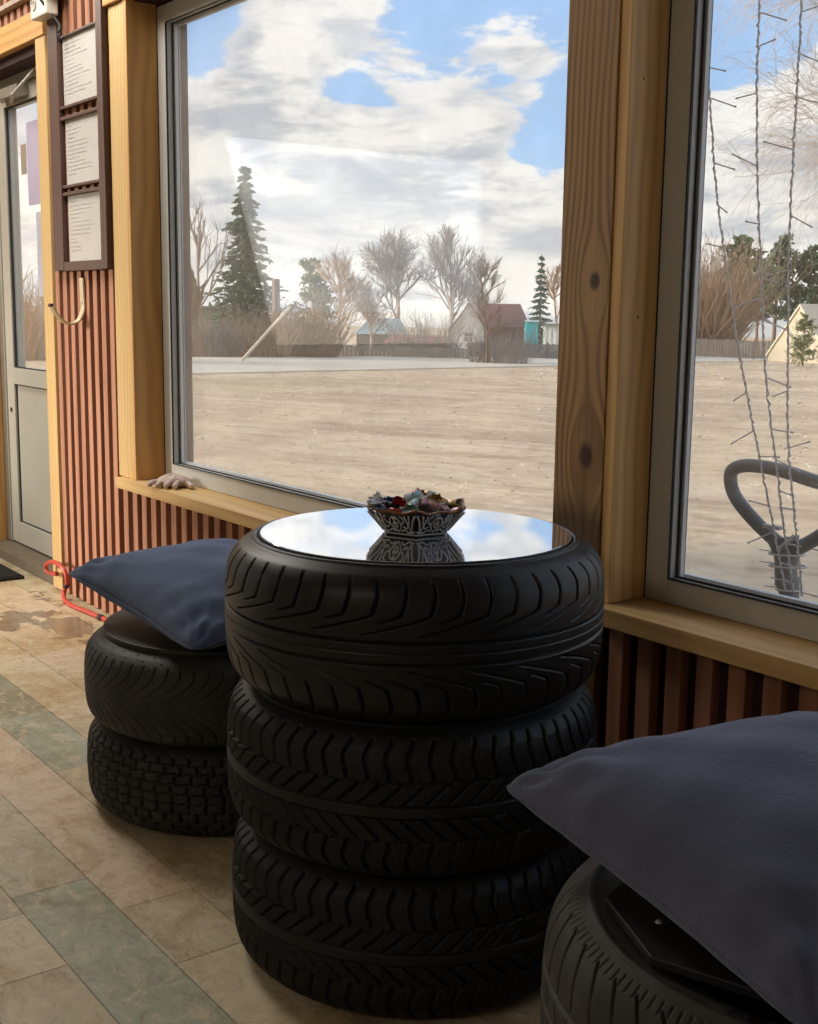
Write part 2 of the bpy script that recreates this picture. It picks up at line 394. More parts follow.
mb.build('door_closer', simple('closer_grey', srgb(150, 142, 132), .4, .5), dr, bevel=.002)
mb = MB(); mb.lathe([(.004, 0), (.010, 0), (.010, .006), (.004, .006)], 16, close=True)
o = mb.build('lock_cylinder', M['gasket'], dr); o.rotation_euler = (PI/2, 0, 0); o.location = (-.405, .007, .64)

def sheet(name, label, x0, x1, z0, z1, y, col, group=None, lines=0, seed=0, cat='notice', side=-1):
    """a paper sheet, 0.4 mm thick, with faint illegible handwriting as its child"""
    rr = random.Random(seed); mb = MB(); w, h = x1-x0, z1-z0
    n = 6; vs = []; 
    for j in range(n+1):
        for i in range(n+1):
            bow = .0015*math.sin(i/n*PI)*math.cos(j/n*4+seed)
            vs.append((w*i/n, -abs(bow), h*j/n))
    k = len(vs); vs += [(a, b+.0004, c) for a, b, c in vs]
    fs = []
    for j in range(n):
        for i in range(n):
            q = j*(n+1)+i; fs += [(q, q+1, q+n+2, q+n+1), (k+q, k+q+n+1, k+q+n+2, k+q+1)]
    mb.add(vs, fs); o = mb.build(name, simple('paper_'+str(seed), col, .7, var=.05, scale=8), None, True, (x0, y, z0))
    tag(o, label, cat, group)
    if lines:
        mw = MB(); zt = h*.90
        for li in range(lines):
            xx = w*.06; 
            L = rr.uniform(.2, .8)
            while xx < w*L:
                ww = rr.uniform(.004, .012); mw.box(xx, xx+ww, -.0022, -.0019, zt, zt+rr.uniform(.0016, .003)); xx += ww+rr.uniform(.003, .006)
            zt -= h*.8/lines
        mw.build('handwriting', simple('ink_'+str(seed), tuple(c*.88 for c in col), .8), o)
    return o
sheet('paper_notice', 'lilac-grey paper taped high on the door glass', -5.16, -4.86, 1.50, 1.83, 1.8275, srgb(176, 166, 186), 'papers on the door glass', seed=21)
sheet('paper_notice', 'small brown sticker at the edge of the lilac paper on the door glass', -5.235, -5.17, 1.63, 1.75, 1.8275, srgb(150, 134, 118), 'papers on the door glass', seed=22)
sheet('paper_notice', 'long grey printed sheet lowest on the door glass', -5.08, -4.83, 1.13, 1.47, 1.8275, srgb(188, 184, 192), 'papers on the door glass', 12, seed=23)
# door mat
mb = MB(); mb.box(0, .75, 0, .62, 0, .012)
for i in range(60):
    x = .006+i*.0123; mb.box(x, x+.007, .01, .61, .012, .016)
tag(mb.build('door_mat', simple('mat_dark', (.018, .015, .013), .95), loc=(-5.60, 1.025, 0)), 'dark ribbed mat on the floor in front of the door', 'mat')

# ------------------------------------------------------------------ notice board frame with three sheets, socket, hook
nb = thing('notice_board', 'dark brown open wooden frame screwed to the slats, holding three sheets', 'notice board', (-4.23, 1.69, 1.216))
def nbx(name, boxes, mat='board_frame'):
    mb = MB()
    for a in boxes: mb.box(a[0]+4.23, a[1]+4.23, a[2]-1.69, a[3]-1.69, a[4]-1.216, a[5]-1.216)
    return mb.build(name, M[mat], nb, bevel=.0015)
nbx('stile', [(-4.475, -4.385, 1.672, 1.6925, 1.22, 2.30)]); nbx('stile', [(-4.040, -3.990, 1.672, 1.6925, 1.22, 2.30)])
nbx('rail', [(-4.385, -4.040, 1.674, 1.6925, 1.218, 1.250)])
for (z0, z1) in ((1.480, 1.492), (1.506, 1.516), (1.738, 1.750), (1.776, 1.786), (2.012, 2.020)): nbx('rail', [(-4.385, -4.040, 1.676, 1.6925, z0, z1)])
for i, (z0, z1, lab) in enumerate(((1.788, 2.012, 'top handwritten white sheet of the three in the brown wall frame'), (1.516, 1.738, 'middle handwritten white sheet of the three in the brown wall frame'),
                                   (1.252, 1.480, 'lowest handwritten white sheet of the three, just above the curved hook'))):
    sheet('paper_sheet', lab, -4.372+.004*i, -4.055+.003*i, z0, z1, 1.6885, srgb(182, 177, 172), 'sheets in the wall frame', 13, seed=30+i, cat='paper')
so = thing('power_socket', 'white double power socket with black plug and dangling cord, above the top sheet', 'socket', (-4.44, 1.672, 2.10))
mb = MB(); mb.box(-.06, .085, -.048, 0, -.012, .16); mb.build('housing', simple('socket_white', srgb(214, 208, 196), .4, var=.04), so, bevel=.006)
for dz in (.04, .11):
    mb = MB(); mb.lathe([(.0, .0), (.020, .0), (.022, .004), (.025, .004), (.025, -.001), (0, -.001)], 24)
    o = mb.build('outlet', simple('outlet_shade', srgb(170, 164, 152), .5), so); o.rotation_euler = (PI/2, 0, 0); o.location = (-.02, -.0485, dz)
    mb = MB()
    for s in (-1, 1): mb.lathe([(0, .0052), (.0035, .0052), (.0035, .004)], 10, (s*.0095, 0, 0))
    q = mb.build('pin_hole', M['gasket'], o)
co_ = Vector((-4.33, 1.62, 2.16))-so.location
mb = MB(); mb.obox((0, .015, .03), (.03, 0, 0), (0, .03, .0), (0, 0, .03)); o = mb.build('plug', M['gasket'], so, bevel=.008); o.location = co_; o['label'] = 'black plug'
mb = MB(); mb.tube(catmull([(-.02, .0, .02), (-.035, -.01, -.02), (-.03, .03, -.07), (-.0, .045, -.11), (.01, .035, -.135)]), .005, 6)
for s_ in (-1, 0, 1): mb.tube([(.0, .042, -.11), (.012+s_*.012, .035, -.165)], .0022, 5)
o = mb.build('power_cord', M['gasket'], so, True); o.location = co_; o['label'] = 'black dangling cord with frayed end'

hk = thing('wall_hook', 'pale J-shaped metal coat hook curving out from the red slats', 'hook', (-4.25, 1.69, 1.192))
hp = catmull([(0, -.006, 0), (0, -.004, -.06), (0, -.004, -.11), (0, -.022, -.148), (0, -.055, -.160), (0, -.09, -.140), (0, -.118, -.10)], 8)
mb = MB(); vs = []; fs = []
for i, p in enumerate(hp):
    a, b_ = hp[max(i-1, 0)], hp[min(i+1, len(hp)-1)]; t_ = (b_-a).normalized(); nn = Vector((1, 0, 0)).cross(t_).normalized()*.0035
    for q in (Vector((-.016, 0, 0))+nn, Vector((.016, 0, 0))+nn, Vector((.016, 0, 0))-nn, Vector((-.016, 0, 0))-nn): vs.append(p+q)
for i in range(len(hp)-1): fs += [(i*4+j, i*4+(j+1) % 4, (i+1)*4+(j+1) % 4, (i+1)*4+j) for j in range(4)]
fs += [(3, 2, 1, 0), tuple(len(vs)-4+j for j in range(4))]
mb.add(vs, fs); mb.build('strap', simple('hook_beige', srgb(206, 190, 158), .4, .2), hk, True, bevel=.001)
mb = MB(); mb.obox((0, -.12, -.096), (.0125, 0, 0), (0, .006, 0), (0, 0, .006)); mb.build('tip_cap', simple('hook_tip', srgb(70, 28, 20), .5), hk, bevel=.002)
for dz in (-.03, -.085):
    mb = MB(); mb.lathe([(0, .003), (.003, .0025), (.004, 0)], 12); o = mb.build('screw', M['spacer'], hk, True); o.rotation_euler = (PI/2, 0, 0); o.location = (0, -.0075, dz)

# ------------------------------------------------------------------ red hose
hs = thing('red_hose', 'thin red hose lying along the foot of the slatted wall', 'hose', (-4.4, 1.6, 0))
hl = hs.location
hq = [at_y(a_, b_, c_)-hl for a_, b_, c_ in ((57, 574, 1.66), (48, 572, 1.655), (46, 565, 1.65), (53, 562, 1.645), (61, 566, 1.645), (66, 574, 1.65), (67, 584, 1.652), (64, 592, 1.65))]
hq += [at_z(a_, b_, .009)-hl for a_, b_ in ((65, 600), (73, 606), (88, 612))]
hpts = catmull(hq+[Vector((hq[-1].x+d, hq[-1].y+e, .009)) for d, e in ((.18, .012), (.45, .018), (.9, .02), (1.3, .0))], 8)
mb = MB(); mb.tube(hpts, .0085, 10)
mb.build('hose_pipe', simple('hose_red', srgb(180, 66, 54), .4, var=.08), hs, True)
mb = MB(); jp = hq[-1]; mb.tube([jp+Vector((.09, .006, 0)), jp+Vector((.112, .0075, 0))], .0115, 12); mb.build('joint', M['gasket'], hs, True)
mb = MB(); mb.tube([hq[6], hq[6].lerp(hq[7], .35)], .011, 10); mb.build('joint', M['gasket'], hs, True)

# ------------------------------------------------------------------ glove on the sill
gl = thing('work_glove', 'crumpled pinkish-grey knitted glove lying on the left window sill', 'glove', at_z(173, 487, .522))
gm = simple('glove_knit', srgb(188, 168, 156), .95, var=.15, scale=220, bmp=.6)
mb = MB(); nu, nv = 28, 12; vs = []; fs = []
ex = Vector((.98, .05, 0)).normalized()
for j in range(nv+1):
    for i in range(nu):
        a = 2*PI*i/nu; b_ = PI*j/nv
        rr = 1+.10*math.sin(3*a+1)+.06*math.sin(7*a+4*b_)
        vs.append((.058*math.sin(b_)*math.cos(a)*rr, .040*math.sin(b_)*math.sin(a)*rr, max(.0005, .018+.023*math.cos(b_)*(1+.15*math.sin(5*a)))))
for j in range(nv): fs += [(j*nu+i, j*nu+(i+1) % nu, (j+1)*nu+(i+1) % nu, (j+1)*nu+i) for i in range(nu)]
mb.add(vs, fs); mb.build('palm', gm, gl, True)
for i, (a, L) in enumerate(((-.052, .030), (-.022, .034), (.010, .034), (.040, .030))):
    mb = MB(); mb.tube(catmull([(a*.8, -.022, .019), (a, -.030-L*.5, .016), (a+.004, -.030-L, .009)], 4), [.0085]*4+[.0088]*3+[.0085, .006], 10)
    mb.build('finger', gm, gl, True)
mb = MB(); mb.tube(catmull([(.045, .0, .018), (.075, -.012, .012), (.088, -.03, .009)], 4), [.0095]*7+[.009, .0065], 10); mb.build('thumb', gm, gl, True)
gl.rotation_euler = (0, 0, .55)

# ------------------------------------------------------------------ tyres
def rubber(name, col, rough=.55, dust=.0):
    mt, t, b = new_mat(name); co = obj_co(t); n = t.noise(co, 14, 6, .65)
    c = t.mix(t.m('MULTIPLY', t.smooth(n, .35, .75), .6+dust), col, tuple(min(1, k*1.8+.004+.02*dust) for k in col))
    t.put(b.inputs['Base Color'], c); b.inputs['Roughness'].default_value = rough; b.inputs['Specular IOR Level'].default_value = .35
    bump(t, b, t.noise(co, 300, 3, .6), .15, .0008); return mt
RB = [rubber('rubber_black', (.0075, .008, .009), .42), rubber('rubber_dark', (.0085, .0088, .0095), .55), rubber('rubber_worn', (.020, .019, .017), .6, .3), rubber('rubber_dusty', (.026, .024, .020), .62, .4)]
def line(x, w, soft=.35):  # 1 inside |x|<w/2
    d = np.abs(x)-w/2; return np.clip(.5-d/(w*soft), 0, 1)
def per(x, p): return (x/p-np.floor(x/p)-.5)*p
def pat_summer(s, v, th):
    a = np.abs(v); d = np.maximum(line(v-.17, .045), line(v+.19, .045)); d = np.maximum(d, .5*line(v+.01, .018))
    sh = np.where(a < .60, .13*((.60-a)/.42)**1.25, 0)*1.0 + .006*np.sin(a*5)
    s2 = s+np.where(v > 0, sh, sh+.02)
    g = line(per(s2, .0435), .0045+.0025*(a < .6)); g *= (a > .27)*(a < 1.22)*np.clip((1.22-a)*8, 0, 1)
    alt = (np.floor(s2/.0435) % 2 == 0) | (a > .48); g = g*alt
    d = np.maximum(d, g); d = np.maximum(d, .6*line(per(s2+.02, .087), .003)*(a < .9)*(a > .6)); return d*.007
def pat_winter(s, v, th):
    a = np.abs(v); p = .0335
    d = np.zeros_like(s+v)
    zig = .03*np.sign(per(s, p))
    d = np.maximum(d, line(a-.50-zig*.5, .05)); d = np.maximum(d, line(v-.10, .035)); d = np.maximum(d, line(v+.10, .035)*.8)
    g1 = line(per(s+.004*np.sin(a*9), p), .0065)*(a > .5)*(a < 1.24)
    g2 = line(per(s+.10*(.5-a)+.008, p), .0055)*(a <= .5)*(a > .1)
    d = np.maximum(d, np.maximum(g1, g2))
    sip = line(per(s+.0012*np.sin(v*60), .0048), .0014)*.28*(a < 1.0)*(a > .12)
    d = np.maximum(d, sip); return d*.008
def pat_arcs(s, v, th):
    a = np.abs(v); sh = .10*np.clip((.85-a), 0, 1)**1.5
    g = line(per(s+sh+np.where(v > 0, 0, .015), .030), .0035)*(a > .1)*(a < 1.1)*np.clip(.25+a, 0, 1)
    st = (line(per(s+.013*np.floor(v*9), .05), .004)*line(per(v, .22), .05))*.6
    return np.maximum(g, np.maximum(st, .4*line(v, .03)))*.0042
def pat_blocks(s, v, th):
    a = np.abs(v); row = np.floor((v+1.3)*3.6); p = .036
    off = .012*(row % 2)+.006*np.sin(row*2)
    g = line(per(s+off+.010*v, p), .0068)*(a < 1.25); c = line(per(v+.02*np.sign(per(s, p)), 1/3.6), .045)*(a < 1.0)
    sip = line(per(s+off+.002*np.sign(per(v, .1)), p/4), .0014)*.3*(a < .9)
    return np.maximum(np.maximum(g, c*.9), sip)*.009
def pat_street(s, v, th):
    a = np.abs(v); d = np.zeros_like(s+v)
    for c in (-.55, -.2, .2, .55): d = np.maximum(d, line(v-c, .07))
    g = line(per(s+.012*np.clip(a-.6, 0, 1)**2*6, .036), .0028)*(a > .62)*(a < 1.28)
    g2 = line(per(s+.05*v+.018, .036), .002)*(a < .5)*.6
    g3 = line(per(s+.02*a, .012), .0016)*(a > 1.22)*(a < 1.38)*.4
    return np.maximum(np.maximum(d, g), np.maximum(g2, g3))*.006
def tyre_mesh(name, R, hw, pat, nang, mat, bead=.205, letters=True):
    k = hw/.12
    ctl = [(R, 0), (R-.0015, .045*k), (R-.005, .074*k), (R-.012, .091*k), (R-.024, .1045*k), (R-.036, .112*k), (R-.0455, .1165*k), (R-.0475, .1195*k), (R-.0535, .1198*k), (R-.0565, .1165*k), (R-.075, .112*k), (R-.095, .1035*k), (bead, .092*k)]
    pts = catmull([(a, 0, b) for a, b in ctl], 14)
    half = np.array([(p.x, p.z) for p in pts])
    seg = np.r_[0, np.cumsum(np.hypot(*np.diff(half, axis=0).T))]
    L = seg[-1]; us = np.r_[np.linspace(0, .135*k, 100, endpoint=False), np.linspace(.135*k, L, 34)]
    hr = np.interp(us, seg, half[:, 0]); hz = np.interp(us, seg, half[:, 1])
    r = np.r_[hr[::-1], hr[1:]]; z = np.r_[-hz[::-1], hz[1:]]; u = np.r_[-us[::-1], us[1:]]
    v = u/(.092*k)
    dr, dz = np.gradient(r), np.gradient(z); nl = np.hypot(dr, dz); nr, nz = dz/nl, -dr/nl
    th = np.arange(nang)*2*PI/nang; s = (th*R)[:, None]; V = v[None, :]
    # whole number of pitches is not essential: the joint is turned away
    D = pat(s, V, th[:, None])*(np.abs(V) < 1.45)
    # fine circumferential ribs and raised unreadable relief on the sidewall
    sw = (np.abs(V) > 1.5)*(np.abs(u)[None, :] < L-.01)
    if letters:
        lt = (np.sin(s*150+np.sin(s*61)*2) > .1)*(np.sin(s*11+1.0) > .25)
        band = (r > R-.088)*(r < R-.062)
        D = D-.0010*lt*band[None, :]*sw
    Rr = r[None, :]-D*nr[None, :]; Zz = z[None, :]-D*nz[None, :]
    n2 = len(r)
    co = np.stack([Rr*np.cos(th)[:, None], Rr*np.sin(th)[:, None], Zz+0*Rr], -1).reshape(-1, 3)
    i = np.arange(nang)[:, None]; j = np.arange(n2)[None, :]; j1 = (j+1) % n2; i1 = (i+1) % nang
    a = i*n2+j; b = i1*n2+j; c = i1*n2+j1; d = i*n2+j1
    F = np.stack([a, b, c, d], -1).reshape(-1, 4)
    me = bpy.data.meshes.new(name); me.vertices.add(len(co)); me.vertices.foreach_set('co', co.astype(np.float32).ravel())
    me.loops.add(F.size); me.loops.foreach_set('vertex_index', F.astype(np.int32).ravel())
    me.polygons.add(len(F)); me.polygons.foreach_set('loop_start', np.arange(0, F.size, 4, dtype=np.int32)); me.polygons.foreach_set('loop_total', np.full(len(F), 4, dtype=np.int32))
    me.update(calc_edges=True); me.polygons.foreach_set('use_smooth', [True]*len(F)); me.materials.append(mat); me.validate()
    o = bpy.data.objects.new(name, me); COL.objects.link(o); return o
TX, TY = -1.638, 1.221
def tyre(label, cat_group, x, y, z, R, hw, pat, mat, rot=0, nang=1000, tilt=(0, 0), bead=.205):
    o = tyre_mesh('car_tyre', R, hw, pat, nang, mat, bead); o.location = (x, y, z); o.rotation_euler = (tilt[0], tilt[1], rot)
    return tag(o, label, 'tyre', cat_group)
gT = 'tyres stacked as the table'
tyre('black winter car tyre standing on the floor, lowest of the three under the round tabletop', gT, TX-.004, TY+.004, .1215, .313, .1205, pat_winter, RB[1], 1.0, 1300)
tyre('black winter tyre with ribbed shoulder blocks, middle one of the table stack', gT, TX+.004, TY-.004, .3640, .316, .1210, pat_winter, RB[1], 2.3, 1300)
tyre('black summer tyre with swept grooves, directly under the shiny tabletop', gT, TX, TY, .6070, .319, .1215, pat_summer, RB[0], .2, 1300, bead=.215)
tt = thing('tabletop', 'round silvery mirror-like tabletop disc set in the top tyre of the tall stack', 'tabletop', (TX, TY, .7252))
def top_mat():
    mt, t, b = new_mat('tabletop_mirror'); co = obj_co(t); n = t.noise(co, 9, 6, .65)
    b.inputs['Base Color'].default_value = (.93, .94, .95, 1); b.inputs['Metallic'].default_value = .95
    t.put(b.inputs['Roughness'], t.m('ADD', .01, t.m('MULTIPLY', n, .04))); return mt
mb = MB(); mb.lathe([(0, 0), (.2590, 0), (.2597, .0006), (.2597, .0053), (.2590, .0059), (0, .0059)], 160); mb.build('disc', top_mat(), tt, True)
o = tt.children[0]; me_ = o.data; 
for p in me_.polygons: p.use_smooth = False
mb = MB(); mb.lathe([(.2598, 0), (.2618, .0002), (.2618, .0045), (.2598, .0056)], 160, close=True); mb.build('edge_band', RB[1], tt, True)

# ------------------------------------------------------------------ candy bowl
bw = thing('candy_bowl', 'small black six-sided bowl with white scroll ornament and brown rim on the mirror tabletop', 'bowl', (TX+.004, TY-.002, .7311))
cam_dir = math.atan2(0-TY, 0-TX)
def hexp(r, k, off=0): a = cam_dir+off+k*PI/3; return Vector((r*math.cos(a), r*math.sin(a), 0))
rb, rt, hh, wt = .058, .094, .044, .004
mb = MB(); vs = []; fs = []
NK = 72
def hexr(r, j, scallop=0):
    a = j/NK*6; k = int(a); f = a-k; p = hexp(r, k).lerp(hexp(r, k+1), f)
    s = 1+scallop*math.sin(f*PI)**2*math.cos(f*4*PI)*.5
    return p, f
levels = [(0, 0, 0), (rb-.004, 0, 0), (rb, .001, 0), (rb, .004, 0), (rt, hh, 1), (rt-wt, hh+.0005, 1), (rb-wt, .006, 0), (0, .006, 0)]
for (r_, z_, w_) in levels:
    for j in range(NK):
        p, f = hexr(max(r_, 1e-4), j); wav = w_*(.0045*math.cos(f*2*PI)*.5+.0022*math.cos(f*4*PI))
        vs.append((p.x, p.y, z_+wav))
for l in range(len(levels)-1): fs += [(l*NK+j, l*NK+(j+1) % NK, (l+1)*NK+(j+1) % NK, (l+1)*NK+j) for j in range(NK)]
mb.add(vs, fs); mb.build('body', simple('glaze_black', (.008, .009, .016), .12, var=.05, spec=.7), bw)
mb = MB(); ring = []
for j in range(NK+1):
    p, f = hexr(rt-wt*.4, j % NK); ring.append((p.x, p.y, hh+.001+(.0045*math.cos(f*2*PI)*.5+.0022*math.cos(f*4*PI))))
mb.tube(ring, .0022, 6, cap=False); mb.build('rim', simple('rim_brown', srgb(140, 84, 44), .25), bw, True)
white = simple('glaze_white', srgb(244, 244, 250), .35, var=.03)
heart = [(.0, .10), (.12, .22), (.20, .42), (.14, .62), (.05, .70), (.0, .60)]
def face_pt(k, u, w):  # u -1..1 across the face, w 0..1 up it
    r_ = rb+(rt-rb)*w; a, b_ = hexp(r_, k), hexp(r_, k+1); p = a.lerp(b_, .5+.5*u); n_ = ((hexp(1, k)+hexp(1, k+1))*.5).normalized()
    return (p.x+n_.x*.0007, p.y+n_.y*.0007, .004+(hh-.004)*w-.0003)
mb = MB()
motifs = [[(-.0, .12), (-.16, .25), (-.26, .48), (-.16, .70), (-.03, .78), (0, .60)], [(-.26, .48), (-.40, .55), (-.42, .75), (-.30, .86)],
          [(-.95, .92), (-.84, .60), (-.78, .18), (-.60, .50), (-.50, .88)], [(-.95, .15), (-.62, .10), (-.35, .22), (-.20, .12)],
          [(-.70, .88), (-.66, .50), (-.52, .30), (-.36, .40)], [(0, .30), (-.09, .42), (-.07, .55), (0, .48)]]
for k in range(6):
    for mo in motifs:
        for sg in (-1, 1):
            mb.tube([face_pt(k, x_*sg, w_) for x_, w_, _ in catmull([(a, b_, 0) for a, b_ in mo], 5)], .0015, 5)
    mb.tube([face_pt(k, -1+.1*i, .0) for i in range(21)], .0012, 5)
mb.build('scroll_ornament', white, bw, True)
wr_mats = {c: simple('wrapper_'+c, col, .22, m_, var=.35, scale=130) for c, col, m_ in (('white', srgb(226, 232, 230), .1), ('mint', srgb(170, 205, 198), .2), ('black', (.012, .012, .016), .1), ('pink', srgb(220, 170, 176), .1), ('red', srgb(160, 36, 34), .1), ('blue', srgb(40, 44, 92), .1), ('gold', srgb(196, 160, 90), .6))}
def candy(label, colour, stripe, off, yaw, L=.017):
    a = bw.location+Vector(off); c = thing('wrapped_candy', label, 'candy', a, 'wrapped sweets in the bowl'); c.rotation_euler = (random.uniform(-.25, .25), random.uniform(-.35, .35), yaw)
    mb = MB(); nu, nv = 14, 10; vs = []
    for i in range(nv+1):
        b_ = PI*i/nv
        for j in range(nu):
            a_ = 2*PI*j/nu; q = 1+random.uniform(-.12, .12); vs.append((-L*math.cos(b_), .0085*math.sin(b_)**.7*math.cos(a_)*q, .0070*math.sin(b_)**.7*math.sin(a_)*q))
    mb.add(vs, [(i*nu+j, i*nu+(j+1) % nu, (i+1)*nu+(j+1) % nu, (i+1)*nu+j) for i in range(nv) for j in range(nu)]); mb.build('body', wr_mats[colour], c)
    for sg in (-1, 1):
        mb = MB(); vs = []; n_ = 14
        for i, (xx, rr) in enumerate(((L*.93, .0022), (L*1.12, .0035), (L*1.7, .0125))):
            for j in range(n_):
                a_ = 2*PI*j/n_; q = 1 if i < 2 else 1+.35*(j % 2)+random.uniform(-.1, .1)
                vs.append((sg*(xx+(.0025*(j % 2) if i == 2 else 0)), rr*q*math.cos(a_), rr*q*.6*math.sin(a_)))
        k_ = len(vs); fs = [(i*n_+j, i*n_+(j+1) % n_, (i+1)*n_+(j+1) % n_, (i+1)*n_+j) for i in range(2) for j in range(n_)]
        mb.add(vs, fs); o = mb.build('twist', wr_mats[stripe], c); sd = o.modifiers.new('thick', 'SOLIDIFY'); sd.thickness = .0004
rd = Vector((CR.x, CR.y, 0)).normalized(); fd = Vector((fh.x, fh.y, 0))
def bo(r_, f_, z_): p = rd*r_+fd*f_; return (p.x, p.y, z_)
candy('black and white wrapped sweet at the left front of the bowl', 'black', 'white', bo(-.044, -.012, .045), .8)
candy('dark blue wrapped sweet with pale ends behind the left rim of the bowl', 'blue', 'white', bo(-.040, .022, .048), 1.3)
candy('red-brown wrapped sweet lying low at the front left of the bowl', 'red', 'black', bo(-.030, -.040, .038), .9)
candy('clear mint-green wrapped sweet in the middle of the bowl', 'mint', 'mint', bo(-.004, -.022, .050), 2.3, .019)
candy('sweet with red-tipped clear wrapper sticking up at the centre back', 'white', 'red', bo(-.012, .012, .056), 1.9)
candy('white cellophane sweet right of the middle of the bowl', 'white', 'mint', bo(.022, -.005, .052), .3)
candy('black and clear wrapped sweet at the right back of the bowl', 'black', 'white', bo(.030, .030, .048), 2.7)
candy('gold and brown wrapped sweet at the right side of the bowl', 'gold', 'gold', bo(.044, .010, .049), 2.0)
candy('pale pink wrapped sweet at the right front of the bowl', 'pink', 'pink', bo(.038, -.020, .046), .9)
candy('white wrapped sweet at the far left of the bowl', 'mint', 'white', bo(-.056, .010, .045), 1.7, .013)
candy('white wrapped sweet lying under the others in the bowl', 'white', 'white', bo(.0, .0, .022), .2)

# ------------------------------------------------------------------ seat stacks and cushions
LX, LY = -2.418, 1.266
gL = 'tyres of the left seat'
tyre('knobbly black tyre on the floor, lower of the two in the left seat', gL, LX-.006, LY+.004, .0985, .306, .0975, pat_blocks, RB[2], .7, 900, bead=.20)
tyre('worn dark tyre with faint curved grooves, upper of the two in the left seat', gL, LX+.004, LY-.004, .2950, .303, .0975, pat_arcs, RB[2], 1.9, 900, (.0, .0), bead=.20)
def seat_board(name, label, x, y, z, r_, n, rot, thick=.012, angs=None):
    o = thing(name, label, 'seat board', (x, y, z))
    poly = [(r_*math.cos(rot+2*PI*i/n), r_*math.sin(rot+2*PI*i/n)) for i in range(n)]
    if angs: poly = [(r_*math.cos(a), r_*math.sin(a)) for a in angs]
    mb = MB(); mb.prism(poly, 0, thick)
    mb.build('panel', rubber('board_black_'+name, (.016, .015, .014), .5), o, bevel=.0015)
    return o
seat_board('seat_board', 'thin round black board on the left two-tyre seat, under the left cushion', LX, LY, .3935, .262, 96, 0, .010)
RX, RY = -.693, 1.079
gR = 'tyres of the right seat'
tyre('dark tyre on the floor, lower of the two in the right foreground seat', gR, RX-.004, RY, .1217, .308, .1215, pat_winter, RB[3], .4, 900)
tyre('dusty dark tyre with thin shoulder grooves under the large right cushion', gR, RX, RY, .3655, .310, .1220, pat_street, RB[3], 1.3, 1300)
OA = [math.radians(-129.2+q) for q in (0, 28.8, 90, 118.8, 180, 208.8, 270, 298.8)]
sb = seat_board('seat_board', 'black board with cut corners on the right foreground seat, half under the cushion', RX, RY, .4848, .247, 8, 0, .010, OA)
for a in (OA[0], OA[2], OA[4], OA[6]):
    a += .25; mb = MB(); mb.lathe([(0, .0025), (.0028, .0018), (.004, 0)], 12, (.205*math.cos(a), .205*math.sin(a), .010)); mb.build('screw', M['spacer'], sb, True)

